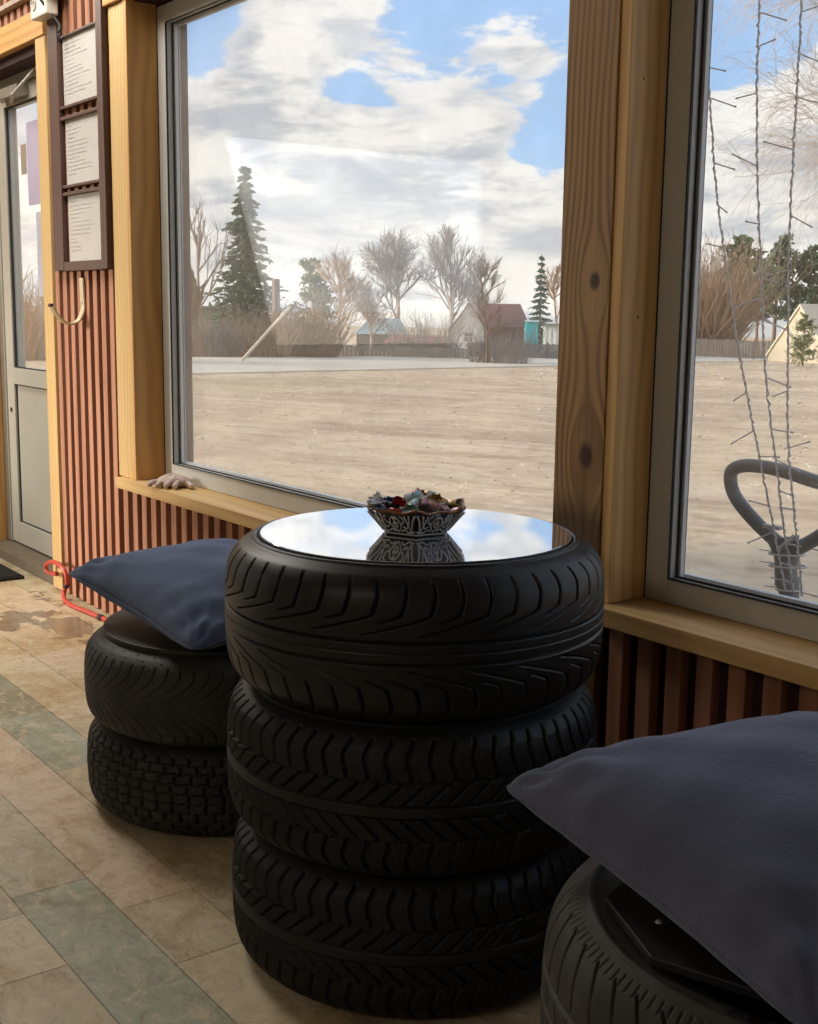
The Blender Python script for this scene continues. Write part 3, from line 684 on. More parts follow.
def velvet(name, col):
    mt, t, b = new_mat(name); co = obj_co(t); n = t.noise(co, 9, 6, .7, .5); n2 = t.noise(co, 420, 3, .7)
    c = t.mix(t.smooth(n, .3, .75), col, tuple(k*1.45 for k in col)); c = t.mix(t.m('MULTIPLY', n2, .35), c, tuple(k*1.9 for k in col))
    t.put(b.inputs['Base Color'], c); b.inputs['Roughness'].default_value = .9; b.inputs['Specular IOR Level'].default_value = .15
    b.inputs['Sheen Weight'].default_value = .55; b.inputs['Sheen Roughness'].default_value = .45; b.inputs['Sheen Tint'].default_value = (.62, .70, .90, 1)
    n5 = t.noise(co, 26, 6, .65, .3); bump(t, b, t.m('ADD', n2, t.m('ADD', t.m('MULTIPLY', n, .8), t.m('MULTIPLY', n5, 2.0))), .45, .004); return mt
def cushion(label, c00, c10, c11, c01, puff, low, zmin, mat, seed):
    """corners in order; one closed mesh with pointed ears, inflated up and down"""
    N = 72; C4 = [Vector(c) for c in (c00, c10, c11, c01)]; ctr = sum(C4, Vector())/4
    rr = random.Random(seed); ph = [rr.uniform(0, 6) for _ in range(12)]
    def P(u, v, side):
        # pinch the edges inward between the pointed corners
        sk = 1-.045*(u*v)**10; eu = sk*u*(1-.07*(1-v*v)*abs(u)**3); ev = sk*v*(1-.07*(1-u*u)*abs(v)**3)
        a, b = (eu+1)/2, (ev+1)/2
        p = C4[0]*(1-a)*(1-b)+C4[1]*a*(1-b)+C4[2]*a*b+C4[3]*(1-a)*b
        f = max(0, 1-abs(u)**2.5)**.54*max(0, 1-abs(v)**2.5)**.54
        cor = 0
        for (su, sv, k) in ((-1, -1, 0), (1, -1, 3), (1, 1, 6), (-1, 1, 9)):
            du, dv = u-su, v-sv; d = math.hypot(du, dv); an = math.atan2(dv*sv, du*su)
            cor += math.exp(-(d/.55)**2)*(math.sin(d*21+ph[k]+2*math.sin(an*3+ph[k+1]))*.55+math.sin(an*14+ph[k+2])*.45)
        wr = .0085*cor*min(1, f*3)+.006*math.sin(u*3+v*4+ph[0])*f+.003*math.sin(u*9-v*5+ph[1])*math.sin(v*8+u*3+ph[2])*f
        z = (puff*f+wr) if side > 0 else -(low*f+wr*.4)
        q = p+Vector((0, 0, z))
        if q.z < zmin: q.z = zmin+(q.z-zmin)*.0
        return q
    vs = []; idx = {}
    for side in (1, -1):
        for j in range(N+1):
            for i in range(N+1):
                edge = i in (0, N) or j in (0, N)
                if side < 0 and edge: idx[(side, i, j)] = idx[(1, i, j)]; continue
                u = math.sin((i/N-.5)*PI); v = math.sin((j/N-.5)*PI)
                u = u*.7+(2*i/N-1)*.3; v = v*.7+(2*j/N-1)*.3
                idx[(side, i, j)] = len(vs); vs.append(P(u, v, side))
    fs = []
    for side in (1, -1):
        for j in range(N):
            for i in range(N):
                q = [idx[(side, i, j)], idx[(side, i+1, j)], idx[(side, i+1, j+1)], idx[(side, i, j+1)]]
                fs.append(tuple(q if side > 0 else q[::-1]))
    mb = MB(); loc = Vector((ctr.x, ctr.y, zmin)); mb.add([v-loc for v in vs], fs); o = mb.build('cushion', mat, None, True, loc)
    mb = MB(); ring = []
    for a, b in [(i, 0) for i in range(N)]+[(N, j) for j in range(N)]+[(N-i, N) for i in range(N)]+[(0, N-j) for j in range(N+1)]:
        ring.append(vs[idx[(1, a, b)]]-loc)
    mb.tube(ring, .0022, 6, cap=False); mb.build('seam', mat, o, True)
    return tag(o, label, 'cushion')
cushion('blue-grey velvet cushion on the left tyre seat, behind the table', (-2.645, .985, .505), (-2.150, 1.055, .425), (-2.20, 1.53, .46), (-2.70, 1.47, .49), .086, .055, .4045, velvet('velvet_blue', (.060, .082, .135)), 3)
cushion('large slate-blue velvet cushion on the right foreground tyre seat', (-1.032, .889, .558), (-.524, .790, .532), (-.42, 1.285, .54), (-.91, 1.385, .56), .098, .052, .4962, velvet('velvet_slate', (.056, .064, .100)), 8)

# ------------------------------------------------------------------ outside: ground and road
GK = .02
def gz(y): return -.30-GK*(y-1.9)
def on_ground(px, py):  # where a pixel's ray meets the sloping yard
    r_ = ray(px, py); t_ = (-.30-CH+GK*1.9)/(r_.z+GK*r_.y); return CC+r_*t_
def gp(px, L, dz=0):    # ground point in the column of a pixel, L metres away
    r_ = ray(px, 315); r_ = Vector((r_.x, r_.y, 0)).normalized()*L; return Vector((r_.x, r_.y, gz(r_.y)+dz))
def ground_mat():
    mt, t, b = new_mat('yard_dirt'); co = obj_co(t); x, y, z = t.sep(co)
    n1 = t.noise(co, .35, 8, .62, .8); n2 = t.noise(co, 4.5, 8, .78, .5); n3 = t.noise(co, 26, 6, .7)
    rut = t.noise(t.xyz(t.m('MULTIPLY', t.m('ADD', x, t.m('MULTIPLY', y, .5)), .25), t.m('MULTIPLY', t.m('SUBTRACT', y, t.m('MULTIPLY', x, .5)), 1.6), 0), 1.1, 6, .6, 1.2)
    c = t.mix(t.smooth(n1, .40, .60), srgb(226, 200, 164), srgb(200, 174, 144))
    c = t.mix(t.m('MULTIPLY', t.smooth(rut, .52, .66), .45), c, srgb(236, 214, 184))
    c = t.mix(t.m('MULTIPLY', t.smooth(rut, .46, .34), .4), c, srgb(144, 120, 98))
    n4 = t.noise(co, 1.1, 9, .75, .3)
    c = t.mix(t.m('MULTIPLY', t.smooth(n4, .52, .68), .45), c, srgb(140, 120, 98))
    c = t.mix(t.m('MULTIPLY', t.smooth(n4, .46, .32), .4), c, srgb(232, 214, 188))
    c = t.mix(t.m('MULTIPLY', t.smooth(n2, .52, .64), .4), c, srgb(132, 114, 92))
    c = t.mix(t.m('MULTIPLY', t.smooth(n2, .46, .36), .4), c, srgb(238, 226, 206))
    gp0 = on_ground(265, 384); gd = t.vm('LENGTH', t.xyz(t.m('MULTIPLY', t.m('SUBTRACT', x, gp0.x), .13), t.m('MULTIPLY', t.m('SUBTRACT', y, gp0.y), .10), 0))
    gs = t.m('ADD', t.m('SUBTRACT', .9, gd), t.m('MULTIPLY', t.m('SUBTRACT', t.noise(co, .5, 6, .65), .5), .8)); c = t.mix(t.m('MULTIPLY', t.smooth(gs, .35, .9), t.m('MULTIPLY', n2, .7)), c, srgb(140, 142, 98))
    t.put(b.inputs['Base Color'], c); b.inputs['Roughness'].default_value = .95; b.inputs['Specular IOR Level'].default_value = .1
    bump(t, b, t.m('ADD', t.m('MULTIPLY', n2, 1.0), t.m('ADD', t.m('MULTIPLY', rut, 2.0), t.m('MULTIPLY', n3, .3))), .45, .05); return mt
mb = MB(); g = 40; S = 420
xs = [-S+i*(2*S)/g for i in range(g+1)]
mb.add([(-S, 1.91, gz(1.91)), (S, 1.91, gz(1.91)), (S, 400, gz(400)), (-S, 400, gz(400))], [(0, 1, 2, 3)])
mb.add([(-S, -S, -.31), (S, -S, -.31), (S, 1.91, -.301), (-S, 1.91, -.301)], [(0, 1, 2, 3)])
struct(mb.build('ground', ground_mat()), 'bare sandy dirt yard outside the windows', 'ground')
far = [on_ground(*q) for q in ((60, 358.6), (180, 358.2), (550, 356.6), (700, 355.2), (900, 353))]
near = [on_ground(*q) for q in ((60, 379), (180, 375), (550, 366.5), (700, 362.5), (900, 358))]
mb = MB(); n = len(far)
mb.add([p+Vector((0, 0, .04)) for p in far]+[p+Vector((0, 0, .04)) for p in near]+[p-Vector((0, 0, .2)) for p in near]+[p-Vector((0, 0, .2)) for p in far],
       [f for i in range(n-1) for f in ((i, n+i, n+i+1, i+1), (n+i, 2*n+i, 2*n+i+1, n+i+1), (i+1, 3*n+i+1, 3*n+i, i))])
road = mb.build('road', simple('road_grey', srgb(214, 202, 180), .8, var=.08, scale=.8))
struct(road, 'pale grey road running across beyond the dirt yard', 'road')
# clods and stones: uncountable
mb = MB(); rr = random.Random(5)
for i in range(4200):
    px, py = rr.uniform(175, 818), 362+138*rr.random()**1.5
    if py > 500 and px < 560: continue
    p = on_ground(px, py); d = (p-CC).length; s_ = rr.uniform(.3, 1.0)*(.010+.0016*d)
    vs = []
    for (a, b_, c) in ((1, 0, 0), (0, 1, 0), (-1, 0, 0), (0, -1, 0)): vs.append(p+Vector((a*s_*rr.uniform(.6, 1.6), b_*s_*rr.uniform(.6, 1.6), -.01)))
    vs.append(p+Vector((rr.uniform(-.3, .3)*s_, rr.uniform(-.3, .3)*s_, s_*rr.uniform(.25, .6)))); mb.cur = rr.choice([0, 0, 0, 1, 2])
    mb.add(vs, [(0, 1, 4), (1, 2, 4), (2, 3, 4), (3, 0, 4)])
tag(mb.build('clods', [simple('clod_tan', srgb(190, 162, 128), .95), simple('clod_pale', srgb(226, 214, 196), .9), simple('clod_dark', srgb(128, 108, 84), .95)]), 'loose clods and small litter scattered over the dirt yard', 'clods', kind='stuff')

# ------------------------------------------------------------------ vegetation
def bare_mat(name, col): return simple(name, col, .9, var=.2, scale=2)
BK = [bare_mat('bark_grey', srgb(140, 126, 116)), bare_mat('bark_brown', srgb(116, 92, 78)), bare_mat('twig_tan', srgb(176, 150, 124)), bare_mat('twig_grey_far', srgb(150, 140, 134)), bare_mat('bark_birch', srgb(168, 158, 150))]  # far bark and twig tones lightened to put haze into the colour
GN = [simple('needles_dark', srgb(66, 84, 62), .9, var=.3, scale=3), simple('needles_olive', srgb(98, 104, 66), .9, var=.3, scale=3), simple('needles_blue', srgb(74, 98, 90), .9, var=.3, scale=3)]
def branch(mb, rr, p, d, L, r_, depth, maxd, spread, sides, kids, droop=0., up=.1):
    n = 3; pts = [p]; q = p.copy(); dd = d.copy()
    for i in range(n):
        dd = (dd+Vector((rr.gauss(0, .13), rr.gauss(0, .13), rr.gauss(0, .10)+up-droop*depth))).normalized(); q = q+dd*L/n; pts.append(q.copy())
    mb.tube(pts, [r_, r_*.85, r_*.7, r_*.5], sides if depth < 2 else 3, cap=False)
    if depth >= maxd: return
    for k in range(kids[depth]):
        f = rr.uniform(.3, 1.0); i = min(n-1, int(f*n)); b = pts[i].lerp(pts[i+1], f*n-i)
        ax = dd.orthogonal().normalized(); ax.rotate(Matrix.Rotation(rr.uniform(0, 2*PI), 3, dd)); nd = (dd+ax*rr.uniform(.6, 1.2)*spread).normalized()
        branch(mb, rr, b, nd, L*rr.uniform(.5, .75), r_*.52, depth+1, maxd, spread, sides, kids, droop, up)
def bare_tree(name, label, base, h, mat, seed, r_=.12, spread=.8, kids=(7, 6, 5, 4), maxd=4, droop=0., group=None, cat='tree', trunk=.45, twig=None):
    rr = random.Random(seed); t_ = thing(name, label, cat, base, group); mb = MB()
    pts = [Vector((0, 0, -.3)), Vector((rr.gauss(0, .04)*h*.3, rr.gauss(0, .04)*h*.3, h*.3)), Vector((rr.gauss(0, .06)*h*.3, 0, h*.62)), Vector((rr.gauss(0, .1)*h*.3, 0, h*.88))]
    mb.tube(catmull(pts, 3), [r_*(1-.08*i) for i in range(10)], 6, cap=False); mb.build('trunk', mat, t_, True)
    mb = MB()
    for k in range(kids[0]*2):
        f = rr.uniform(trunk*.6, 1); i = min(2, int(f*3)); b = pts[i].lerp(pts[i+1], f*3-i); a = rr.uniform(0, 2*PI)
        d = Vector((math.cos(a)*spread, math.sin(a)*spread, rr.uniform(.5, 1.2))).normalized()
        branch(mb, rr, b, d, h*.36*(1.25-f*.6), r_*.45, 1, maxd, spread, 4, kids, droop)
    mb.build('branches', twig or mat, t_); return t_
def conifer(name, label, base, h, w, mat, seed, layers=18, group=None, trunk_h=.06, taper=1.0, blobs=9):
    rr = random.Random(seed); t_ = thing(name, label, 'tree', base, group); mb = MB()
    mb.tube([(0, 0, -.3), (0, 0, h*.5), (0, 0, h)], [h*.016, h*.010, h*.002], 6, cap=False); mb.build('trunk', BK[1], t_, True)
    mb = MB()
    for l in range(layers):
        f = l/(layers-1); z0 = h*(trunk_h+(1-trunk_h)*f*.985); R_ = w*((1-f)**taper)*rr.uniform(.75, 1.1)+h*.012; nb_ = int(6+8*(1-f))
        for k in range(nb_):
            a = 2*PI*k/nb_+rr.uniform(-.3, .3); Lr = R_*rr.uniform(.7, 1.15)
            tip = Vector((math.cos(a)*Lr, math.sin(a)*Lr, z0-Lr*.28+rr.uniform(-.02, .02)*h)); root = Vector((0, 0, z0)); mid = root.lerp(tip, .6)+Vector((0, 0, -Lr*.04))
            for q in range(blobs):
                u = (q+rr.random())/blobs; c = root.lerp(tip, u)+Vector((rr.gauss(0, .06), rr.gauss(0, .06), rr.gauss(0, .04)-u*.02))*Lr*.9
                s_ = h*.020*(1.3-u*.5)*rr.uniform(.7, 1.4); dv = Vector((math.cos(a)+rr.gauss(0, .5), math.sin(a)+rr.gauss(0, .5), rr.gauss(-.2, .3))).normalized()
                mb.tube([c-dv*s_, c, c+dv*s_*1.3], [s_*.15, s_*.42, s_*.03], 4, cap=False)
            mb.tube([root, mid, tip], [h*.004, h*.003, h*.001], 3, cap=False)
    mb.build('needles', mat, t_); return t_
def pine(name, label, base, h, mat, seed, group=None, crown=.45, w=.22):
    rr = random.Random(seed); t_ = thing(name, label, 'tree', base, group); mb = MB()
    mb.tube([(0, 0, -.3), (rr.gauss(0, .01)*h, 0, h*.5), (0, 0, h*.95)], [h*.018, h*.013, h*.004], 6, cap=False); mb.build('trunk', BK[1], t_, True)
    mb = MB()
    for k in range(58):
        f = rr.random(); z0 = h*(crown+(1-crown)*f); a = rr.uniform(0, 2*PI); Lr = h*w*(1.05-f**2*.75)*rr.uniform(.4, 1.05)
        root = Vector((0, 0, z0)); tip = Vector((math.cos(a)*Lr, math.sin(a)*Lr, z0+Lr*rr.uniform(.0, .55)))
        mb.tube([root, tip], [h*.005, h*.002], 3, cap=False)
        for q in range(30):
            u = rr.uniform(.35, 1.08); c = root.lerp(tip, u)+Vector((rr.gauss(0, 1), rr.gauss(0, 1), rr.gauss(0, .7)))*Lr*.16
            s_ = h*.028*rr.uniform(.6, 1.2); dv = Vector((rr.gauss(0, 1), rr.gauss(0, 1), rr.gauss(.5, .8))).normalized()
            mb.tube([c-dv*s_, c, c+dv*s_*1.2], [s_*.15, s_*.38, s_*.03], 4, cap=False)
    mb.build('needles', mat, t_); return t_
def shrub(name, label, base, h, w, mat, seed, n=260, r_=.012, group=None, lean=0):
    rr = random.Random(seed); mb = MB()
    for k in range(n):
        a = rr.uniform(0, 2*PI); q = rr.random()**.5*w*.55; p = Vector((math.cos(a)*q, math.sin(a)*q, -.1)); hh_ = h*rr.uniform(.45, 1.0)
        d = Vector((math.cos(a)*.3+rr.gauss(0, .25)+lean, math.sin(a)*.3+rr.gauss(0, .25), 1)).normalized(); pts = [p]
        for i in range(3): d = (d+Vector((rr.gauss(0, .18), rr.gauss(0, .18), .05))).normalized(); pts.append(pts[-1]+d*hh_/3)
        mb.tube(pts, [r_, r_*.8, r_*.6, r_*.3], 3, cap=False)
        for s in range(3):
            b = pts[1+s % 3]; dd = (d+Vector((rr.gauss(0, .6), rr.gauss(0, .6), .2))).normalized(); mb.tube([b, b+dd*hh_*.28], [r_*.5, r_*.25], 3, cap=False)
    return tag(mb.build(name, mat, None, False, base), label, 'shrub', group)
def hz_at(px): return 512-(CU.dot(ray(px, 0).normalized())*0)-203+.0134*(px-409)   # rough horizon row, for sizing only
def height_for(px, py, L):  # height above ground of what shows at row py in that column at L metres
    r_ = ray(px, py); k = L/math.hypot(r_.x, r_.y); b = gp(px, L); return CH+r_.z*k-b.z
def wide(npx, L): return npx/FPX*L

gF = 'trees beyond the road'
def H_(px, py, L): return height_for(px, py, L)
L = 52; conifer('spruce_tree', 'tall dark spruce beyond the road at the left of the big window', gp(246, L), H_(244, 168, L), wide(52, L), GN[0], 1, 26, gF, blobs=12)
L = 48; bare_tree('bare_tree', 'bare tree with forked crown at the far left of the big window', gp(198, L), H_(198, 218, L), BK[3], 2, .10, .45, (4, 4, 4, 3), 3, group=gF)
L = 46; bare_tree('bare_tree', 'reddish thick-stemmed bush-like tree against the left frame of the big window', gp(192, L), H_(192, 285, L), BK[1], 3, .30, .25, (6, 5, 4, 3), 3, group=gF)
L = 70; conifer('spruce_tree', 'slim spruce standing right of the white-gabled house', gp(540, L), H_(541, 257, L), wide(19, L), GN[2], 5, 16, gF)
L = 60; pine('pine_tree', 'small olive-green pine left of the middle of the big window', gp(313, L), H_(312, 261, L), GN[1], 6, gF, .15, .30)
L = 62; bare_tree('bare_tree', 'rounded bare tree in the middle of the big window', gp(398, L), H_(398, 250, L), BK[2], 7, .13, .9, (7, 6, 6, 5), 4, group=gF, twig=BK[3])
L = 66; bare_tree('bare_tree', 'tall bare birch just left of the white-gabled house', gp(449, L), H_(449, 252, L), BK[3], 8, .12, .55, (8, 6, 5, 4), 4, group=gF)
L = 72; bare_tree('bare_tree', 'bare tree rising behind the white-gabled house', gp(480, L), H_(481, 275, L), BK[3], 9, .12, .7, (7, 6, 5, 4), 4, group=gF)
L = 56; bare_tree('bare_tree', 'tan bare tree behind the olive pine', gp(340, L), H_(340, 272, L), BK[2], 10, .10, .7, (7, 6, 5, 4), 4, group=gF)
L = 58; bare_tree('bare_tree', 'low bare tree in front of the pale sheds', gp(372, L), H_(372, 290, L), BK[3], 12, .09, .8, (7, 6, 5, 4), 4, group=gF)
L = 45; bare_tree('bare_tree', 'small dark-stemmed bare tree in front of the red-roofed house', gp(487, L), H_(487, 305, L), BK[1], 13, .05, .8, (5, 5, 5, 4), 3, group=gF)
L = 74; bare_tree('bare_tree', 'bare tree at the right edge of the big window behind the spruce', gp(556, L), H_(556, 280, L), BK[2], 14, .10, .7, (6, 6, 5, 4), 3, group=gF)
L = 47
shrub('bare_shrub', 'dense dark bare shrub under the olive pine', gp(306, L), H_(306, 306, L), wide(52, L), BK[1], 15, 420, .02, 'shrubs along the road')
shrub('bare_shrub', 'tan bare thicket under the tall spruce', gp(258, 46), H_(258, 308, 46), wide(62, 46), BK[2], 16, 420, .014, 'shrubs along the road')
shrub('bare_shrub', 'low grey shrub at the far left under the forked bare tree', gp(212, 44), H_(212, 318, 44), wide(40, 44), BK[0], 17, 260, .016, 'shrubs along the road')
shrub('bare_shrub', 'greyish bare shrubs in front of the red-roofed house', gp(500, 46), H_(500, 322, 46), wide(50, 46), BK[3], 18, 260, .014, 'shrubs along the road')
shrub('bare_shrub', 'thin grey shrubs left of the white-gabled house', gp(425, 53.5), H_(425, 312, 53.5), wide(60, 53.5), BK[3], 19, 300, .014, 'shrubs along the road')
# right-hand window
gP = 'pines seen through the right window'
L = 75; shrub('bare_shrub', 'tall brown leafless thicket at the left edge of the right window', gp(705, L), H_(705, 250, L), wide(42, L), BK[2], 20, 900, .035, 'shrubs along the road')
L = 84; pine('pine_tree', 'dark pine between the first and second hanging light strands', gp(741, L), H_(741, 236, L), GN[0], 21, gP, .40, .24)
L = 92; pine('pine_tree', 'dark pine between the second and third hanging light strands', gp(775, L), H_(776, 236, L), GN[0], 22, gP, .30, .22)
L = 86; pine('pine_tree', 'dark pine at the right picture edge of the right window', gp(806, L), H_(808, 248, L), GN[0], 23, gP, .25, .26)
L = 101; pine('pine_tree', 'lower pine to the left of the pale steep roof', gp(758, L), H_(758, 262, L), GN[0], 24, gP, .35, .24)
L = 96; pine('pine_tree', 'pine just beyond the right picture edge', gp(838, L), H_(838, 240, L), GN[0], 28, gP, .30, .24)
L = 58; pine('young_pine', 'small bright green young pine in front of the pale steep roof', gp(806, L), H_(806, 316, L), GN[1], 25, None, .02, .34)
for a, h_, w_ in ((100, 268, 60), (60, 285, 50)): shrub('bare_shrub', 'pale bare bushes seen through the door glass' if a > 80 else 'bare bushes beyond the door glass', gp(5, 38) if a > 80 else gp(44, 47), H_(20, h_, 38 if a > 80 else 47), wide(w_, 40), BK[2], 26+a, 240, .02, 'shrubs beyond the door')
# birch close to the building, trunk outside the picture at the right
rr = random.Random(77); bt = thing('birch_tree', 'birch whose long fine bare branches reach in from the upper right', 'tree', gp(905, 15)); mb = MB()
mb.tube([(0, 0, -.3), (.05, 0, 2.5), (.0, .1, 5), (.1, 0, 8.5)], [.13, .11, .085, .03], 8, cap=False); mb.build('trunk', BK[4], bt, True)
mb = MB(); left = -rd
for k in range(16):
    z0 = rr.uniform(2.9, 5.8); L_ = rr.uniform(.9, 1.6); d = (left*rr.uniform(.8, 1.1)+fd*rr.gauss(0, .35)+zz*rr.uniform(.15, .8)).normalized()
    branch(mb, rr, Vector((.03, .05, z0)), d, L_, .011, 1, 4, .8, 4, (0, 7, 6, 5), .04, .03)
for k in range(12):
    z0 = rr.uniform(2.5, 7.5); a = rr.uniform(0, 2*PI); d = Vector((math.cos(a), math.sin(a), .6)).normalized()
    branch(mb, rr, Vector((.03, .05, z0)), d, 1.1, .012, 1, 3, .7, 4, (0, 6, 5, 4), .04, .05)
mb.build('branches', BK[4], bt)

# ------------------------------------------------------------------ buildings and fences beyond the road
def facing(px): # unit vectors: right across the view and away from it, horizontal, at that column
    r_ = ray(px, 315); f_ = Vector((r_.x, r_.y, 0)).normalized(); return Vector((f_.y, -f_.x, 0)), f_
def local_obj(mb, name, mat, par, **k): return mb.build(name, mat, par, **k)
def gable(name, label, px, L, w, eave, ridge, depth, wallm, roofm, turn=0., cat='house', window=True, over=.25):
    r_, f_ = facing(px); b = thing(name, label, cat, gp(px, L)); ang = math.atan2(r_.y, r_.x)+turn; b.rotation_euler = (0, 0, ang)
    mb = MB(); h = w/2; vs = [(-h, 0, -.4), (h, 0, -.4), (h, 0, eave), (0, 0, ridge), (-h, 0, eave)]; vs += [(x, depth, z) for x, y, z in vs]
    mb.add(vs, [(0, 1, 2, 3, 4), (9, 8, 7, 6, 5), (0, 5, 6, 1), (1, 6, 7, 2), (4, 9, 5, 0), (2, 7, 8, 3), (3, 8, 9, 4)]); mb.build('walls', wallm, b)
    mb = MB(); sl = (ridge-eave)/h
    for sg in (-1, 1):
        a = [(0, -over, ridge+.12), (sg*(h+over), -over, eave-sl*over+.12), (sg*(h+over), depth+over, eave-sl*over+.12), (0, depth+over, ridge+.12)]
        a += [(x, y, z-.12) for x, y, z in a]; mb.add(a, [(0, 1, 2, 3), (7, 6, 5, 4), (0, 4, 5, 1), (1, 5, 6, 2), (2, 6, 7, 3)])
    mb.build('roof', roofm, b)
    if window:
        mb = MB(); s_ = w*.13; mb.box(-s_, s_, -.06, .0, eave*.45, eave*.45+s_*2.2); wn = mb.build('window', simple('far_window', srgb(92, 92, 92), .3), b)
        mb = MB(); mb.box(-s_*.06, s_*.06, -.09, -.06, eave*.45, eave*.45+s_*2.2); mb.box(-s_, s_, -.09, -.06, eave*.45+s_*1.1, eave*.45+s_*1.25); mb.build('glazing_bar', simple('far_bar', srgb(220, 216, 206), .6), wn)
    return b
mh = simple('far_white_wall', srgb(240, 234, 222), .8, var=.06, scale=1.2); rfm = simple('far_red_roof', srgb(124, 96, 92), .8, var=.1, scale=1)
L = 60
gable('house', 'white-gabled little house with a dark red roof right of the centre of the big window', 469, L, wide(30, L), H_(469, 326, L), H_(469, 304, L), 3, mh, rfm)
bb = thing('house', 'long dark red-roofed house wing behind the white gable', 'house', gp(497, 63.6)); r_, f_ = facing(497); bb.rotation_euler = (0, 0, math.atan2(r_.y, r_.x))
w_ = wide(56, 62)/2; e_, t_ = H_(497, 327, 62), H_(497, 303, 62)
mb = MB(); mb.box(-w_, w_, 0, 3.5, -.4, e_); mb.build('walls', simple('far_brown_wall', srgb(134, 116, 108), .85), bb)
mb = MB(); mb.add([(-w_, -.3, e_), (w_+.3, -.3, e_), (w_*.85, 1.8, t_), (-w_, 1.8, t_), (w_+.3, 3.8, e_), (-w_, 3.8, e_)], [(0, 1, 2, 3), (3, 2, 4, 5), (1, 4, 2), (0, 5, 4, 1), (0, 3, 5)]); mb.build('roof', rfm, bb)
def panel_thing(name, label, cat, px, L, npx, y_top, y_bot, thick, mat, ribs=0):
    b = thing(name, label, cat, gp(px, L)); r_, f_ = facing(px); b.rotation_euler = (0, 0, math.atan2(r_.y, r_.x)); w = wide(npx, L)/2
    t, q = H_(px, y_top, L), H_(px, y_bot, L); mb = MB(); mb.box(-w, w, 0, thick, max(q, -.3), t)
    if ribs:
        for i in range(ribs): x = -w+2*w*(i+.5)/ribs; mb.box(x-w*.25/ribs, x+w*.25/ribs, -.04, 0, max(q, -.3), t)
    mb.build('panel', mat, b)
    return b, w, t
teal = simple('teal_sheet', srgb(70, 196, 198), .5, var=.06); palet = simple('pale_teal_sheet', srgb(176, 200, 200), .5)
p_, w, t = panel_thing('shed', 'small bright turquoise shed right of the red-roofed house', 'shed', 532, 56, 13, 322, 350, 1.4, teal, 4)
mb = MB(); mb.box(-w*1.1, w*1.1, -.15, 1.55, t, t+.08); mb.build('roof', palet, p_)
p_, w, t = panel_thing('shed', 'pale cream shed half hidden by the wooden post at the right of the big window', 'shed', 556, 58, 24, 326, 352, 1.5, mh, 5)
mb = MB(); mb.box(-w*1.1, w*1.1, -.15, 1.65, t, t+.1); mb.build('roof', simple('far_grey_roof', srgb(150, 144, 138), .8), p_)
p_, w, t = panel_thing('shed', 'low shed with a pale blue-green roof left of the red strip', 'shed', 382, 60, 50, 334, 352, 2.2, simple('far_grey_wall', srgb(132, 128, 122), .85), 6)
mb = MB(); mb.add([(-w*1.1, -.3, t), (w*1.1, -.3, t), (w*.7, 1.3, t+.75), (-w*.5, 1.3, t+.75), (w*1.1, 2.5, t), (-w*1.1, 2.5, t)], [(0, 1, 2, 3), (3, 2, 4, 5), (1, 4, 2), (0, 3, 5), (0, 5, 4, 1)]); mb.build('roof', palet, p_)
p_, w, t = panel_thing('shed', 'long low shed with a red roof edge in the middle of the big window', 'shed', 415, 57, 62, 343, 352, 1.8, simple('far_grey_wall_b', srgb(140, 134, 126), .85), 8)
mb = MB(); mb.add([(-w, -.3, t), (w, -.3, t), (w*.9, .9, t+.34), (-w*.75, .9, t+.34), (w, 2, t), (-w, 2, t)], [(0, 1, 2, 3), (3, 2, 4, 5), (1, 4, 2), (0, 3, 5), (0, 5, 4, 1)]); mb.build('roof', simple('far_red_edge', srgb(184, 112, 96), .7), p_)
p_, w, t = panel_thing('shed', 'grey-green windowless shed at the left edge of the big window behind the spruce', 'shed', 222, 58, 62, 309, 352, 4, simple('far_greygreen', srgb(142, 144, 126), .85), 10)
mb = MB(); mb.box(-w*1.03, w*1.03, -.2, 4.2, t, t+.12); mb.build('roof', simple('far_roof_felt', srgb(112, 108, 102), .9), p_)
# steep pale roof (right window)
L = 66; gable('tent_shed', 'steep pale A-frame roof low at the right of the right window', 800, L, wide(62, L), .35, H_(800, 306, L), 4, simple('aframe_front', srgb(196, 184, 160), .8), simple('aframe_roof', srgb(214, 202, 176), .7), -.5, 'shed', False, .1)
# fences
def fence(name, label, pxa, pxb, L, ytop, mat, seed, posts=9):
    rr = random.Random(seed); b = thing(name, label, 'fence', gp((pxa+pxb)/2, L)); A = gp(pxa, L)-b.location; B = gp(pxb, L)-b.location; h = H_((pxa+pxb)/2, ytop, L)
    mb = MB(); n = 70; d = (B-A); u = d.normalized(); nrm = Vector((-u.y, u.x, 0))
    for i in range(n):
        c = A.lerp(B, (i+.5)/n); hh_ = h*rr.uniform(.94, 1.0); mb.obox(c+Vector((0, 0, hh_/2-.1)), u*d.length/n*.45, nrm*.012, Vector((0, 0, hh_/2+.1)))
    mb.build('boards', mat, b); 
    for i in range(posts):
        mb = MB(); c = A.lerp(B, i/(posts-1))+nrm*.08; mb.obox(c+Vector((0, 0, h/2-.1)), u*.05, nrm*.05, Vector((0, 0, h/2+.15))); mb.build('post', BK[1], b)
fence('board_fence', 'weathered grey board fence beyond the road, behind the shrubs of the big window', 176, 470, 50, 344, simple('fence_grey', srgb(128, 122, 112), .9, var=.2, scale=2), 1)
fence('board_fence', 'dark grey fence running below the red-roofed house', 470, 575, 55, 343, simple('fence_dark', srgb(108, 106, 106), .9, var=.15, scale=2), 2, 5)
fence('board_fence', 'grey fence beyond the road seen in the right window', 675, 900, 72, 341, simple('fence_grey_b', srgb(134, 124, 112), .9, var=.2, scale=2), 3)
fence('board_fence', 'pale fence beyond the road seen through the door glass', -60, 80, 42, 352, simple('fence_pale', srgb(214, 208, 198), .9, var=.1, scale=2), 4)
